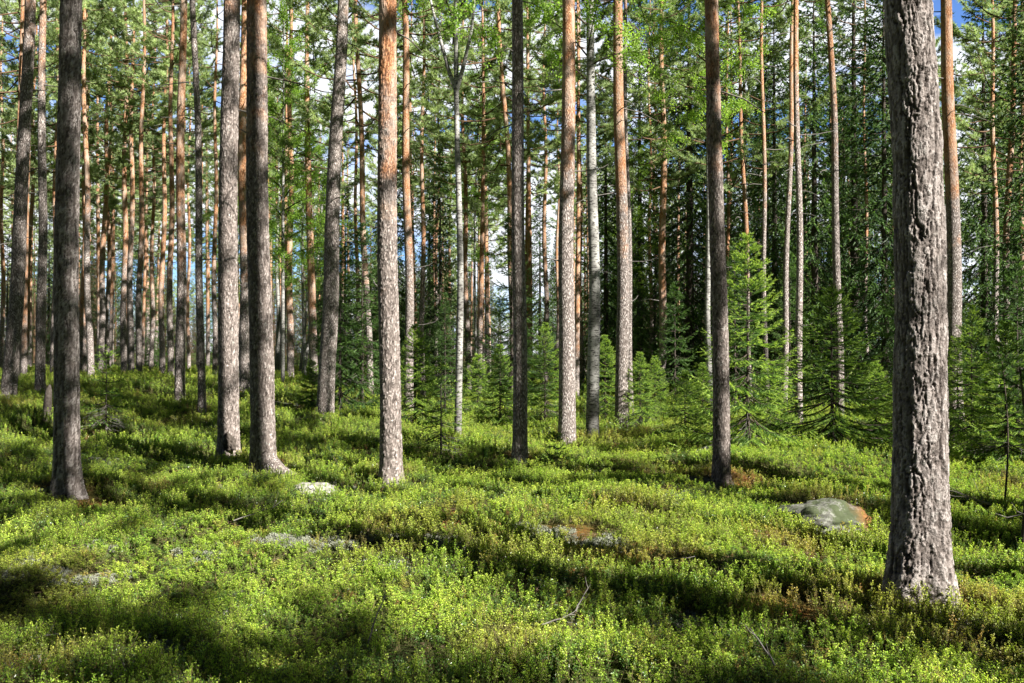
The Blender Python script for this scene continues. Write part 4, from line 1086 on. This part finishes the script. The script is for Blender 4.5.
# saplings
def sapling(px, py, lab, top, r, tufts, seed, dead=0, L=.07):
    x, y = on_ground(px, py); z = float(ground_z(x, y)); rr = np.random.RandomState(seed)
    t = thing('pine_sapling', lab, 'sapling', (x, y, z))
    u = np.linspace(0, 1, 8)[:, None]; pts = np.array(top) * u + np.array([.12 * top[2], 0, 0]) * np.sin(u * PI) * .3
    pts[0, 2] -= .05
    mb = MB(); tube(mb, pts, np.linspace(r, r * .4, 8), 7); part('stem', mb.mesh('stem', [TWIG]), t)
    mb = MB()
    for k in range(tufts):
        w = rr.uniform(.55, 1.0); p = np.array([np.interp(w, u[:, 0], pts[:, c]) for c in range(3)])
        a = rr.rand() * 6.28; l = rr.uniform(.05, .28) * top[2] * (1.1 - w * .7); e = np.array([math.cos(a), math.sin(a), .5])
        q = p + e * l; tube(mb, np.array([p, q]), np.array([.004, .003]), 4, 0)
        n = 46; c = p + (q - p) * rr.uniform(.3, 1, (n, 1))
        blades(mb, c, unit(rr.randn(n, 3)) + unit(e) * .6, rr.uniform(.7, 1.2, n) * L, .006, rr, 1)
    n = 60; c = pts[-1] - (pts[-1] - pts[-2]) * rr.rand(n, 1); blades(mb, c, unit(rr.randn(n, 3)) + np.array([0, 0, .7]), L, .006, rr, 1)
    part('foliage', mb.mesh('foliage', [TWIG, YOUNG_N]), t)
    if dead:
        for k in range(dead):
            mb = MB(); w = rr.uniform(.15, .7); p = np.array([np.interp(w, u[:, 0], pts[:, c]) for c in range(3)])
            a = rr.rand() * 6.28; l = rr.uniform(.2, .5); e = np.array([math.cos(a), math.sin(a), rr.uniform(-.3, .4)])
            tube(mb, np.array([p, p + e * l * .6, p + e * l + np.array([0, 0, .06])]), np.array([.007, .005, .002]), 4)
            part('dead_branch', mb.mesh('dead_branch', [GREYWOOD]), t)
sapling(343, 469, 'little bent pine sapling with one green tuft left of the fully sunlit pine', (-.22, 0, .42), .010, 2, 1)
sapling(480, 466, 'tiny pine sapling at the foot of the thin spruce with dead twigs', (.05, 0, .38), .008, 5, 2)
sapling(1004, 500, 'thin stemmed young pine with soft needles near the right border', (.02, .1, 1.9), .014, 26, 3, 4)
sapling(1021, 545, 'dark stemmed young pine with bare dead branches at the right border', (.05, .1, 1.7), .022, 14, 4, 9)

# ------------------------------------------------------------------ sky, sun, camera
w = bpy.data.worlds.new('World'); bpy.context.scene.world = w; w.use_nodes = True
nt = w.node_tree; nt.nodes.clear()
sky = N(nt, 'ShaderNodeTexSky', sky_type='NISHITA', sun_disc=False)
sky.sun_elevation = SUN_EL; sky.sun_rotation = math.radians(90) - SUN_AZ
sky.air_density = 1.0; sky.dust_density = 0.6; sky.ozone_density = 1.5
tc = N(nt, 'ShaderNodeTexCoord')
mp = N(nt, 'ShaderNodeMapping'); mp.inputs['Scale'].default_value = (1, 1, 2.4); mp.inputs['Location'].default_value = (.35, .2, 0); lk(nt, tc.outputs['Generated'], mp.inputs[0])
cn = N(nt, 'ShaderNodeTexNoise', i_Scale=3.4, i_Detail=7.0, i_Roughness=0.58); lk(nt, mp.outputs[0], cn.inputs['Vector'])
cf = ramp(nt, [(0.43, (0, 0, 0)), (0.51, (1, 1, 1))], cn.outputs['Fac']).outputs[0]
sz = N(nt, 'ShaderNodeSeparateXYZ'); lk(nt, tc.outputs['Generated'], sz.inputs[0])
low = ramp(nt, [(0.30, (1, 1, 1)), (0.52, (0, 0, 0))], sz.outputs[2]).outputs[0]      # cumulus low over the horizon, clear and dimmed overhead to weaken the fill
front = ramp(nt, [(0.10, (0, 0, 0)), (0.45, (1, 1, 1))], sz.outputs[1]).outputs[0]   # clouds and bright sky ahead only, sky colour darkened behind for harder shadows
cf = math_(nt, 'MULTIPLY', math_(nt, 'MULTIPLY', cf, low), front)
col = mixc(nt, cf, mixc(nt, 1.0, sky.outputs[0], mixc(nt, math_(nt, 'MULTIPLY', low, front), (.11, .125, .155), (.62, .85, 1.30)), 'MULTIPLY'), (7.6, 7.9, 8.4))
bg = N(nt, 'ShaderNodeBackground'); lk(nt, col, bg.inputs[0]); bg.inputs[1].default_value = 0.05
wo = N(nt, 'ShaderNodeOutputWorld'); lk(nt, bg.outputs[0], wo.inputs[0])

sd = bpy.data.lights.new('sun', 'SUN'); sd.energy = 5.0; sd.angle = math.radians(.53); sd.color = (1, .95, .86)
so = bpy.data.objects.new('sun', sd); C.objects.link(so)
dirn = Vector((math.cos(SUN_AZ) * math.cos(SUN_EL), math.sin(SUN_AZ) * math.cos(SUN_EL), math.sin(SUN_EL)))
so.rotation_euler = dirn.to_track_quat('Z', 'Y').to_euler(); so.location = (10, -10, 20)

cd = bpy.data.cameras.new('camera'); cd.sensor_width = 36; cd.lens = 36 * F / 1024; cd.clip_end = 2000; cd.clip_start = .05
co = bpy.data.objects.new('camera', cd); C.objects.link(co); co.location = (0, 0, EYE); co.rotation_euler = (PI / 2 + PITCH, 0, 0)
sc = bpy.context.scene; sc.camera = co
sc.view_settings.view_transform = 'Standard'; sc.view_settings.look = 'None'; sc.view_settings.exposure = 0; sc.view_settings.gamma = 1
sc.cycles.film_exposure = 3.3      # the photograph is exposed for the dim forest
sc.cycles.max_bounces = 6; sc.cycles.diffuse_bounces = 4; sc.cycles.transmission_bounces = 3
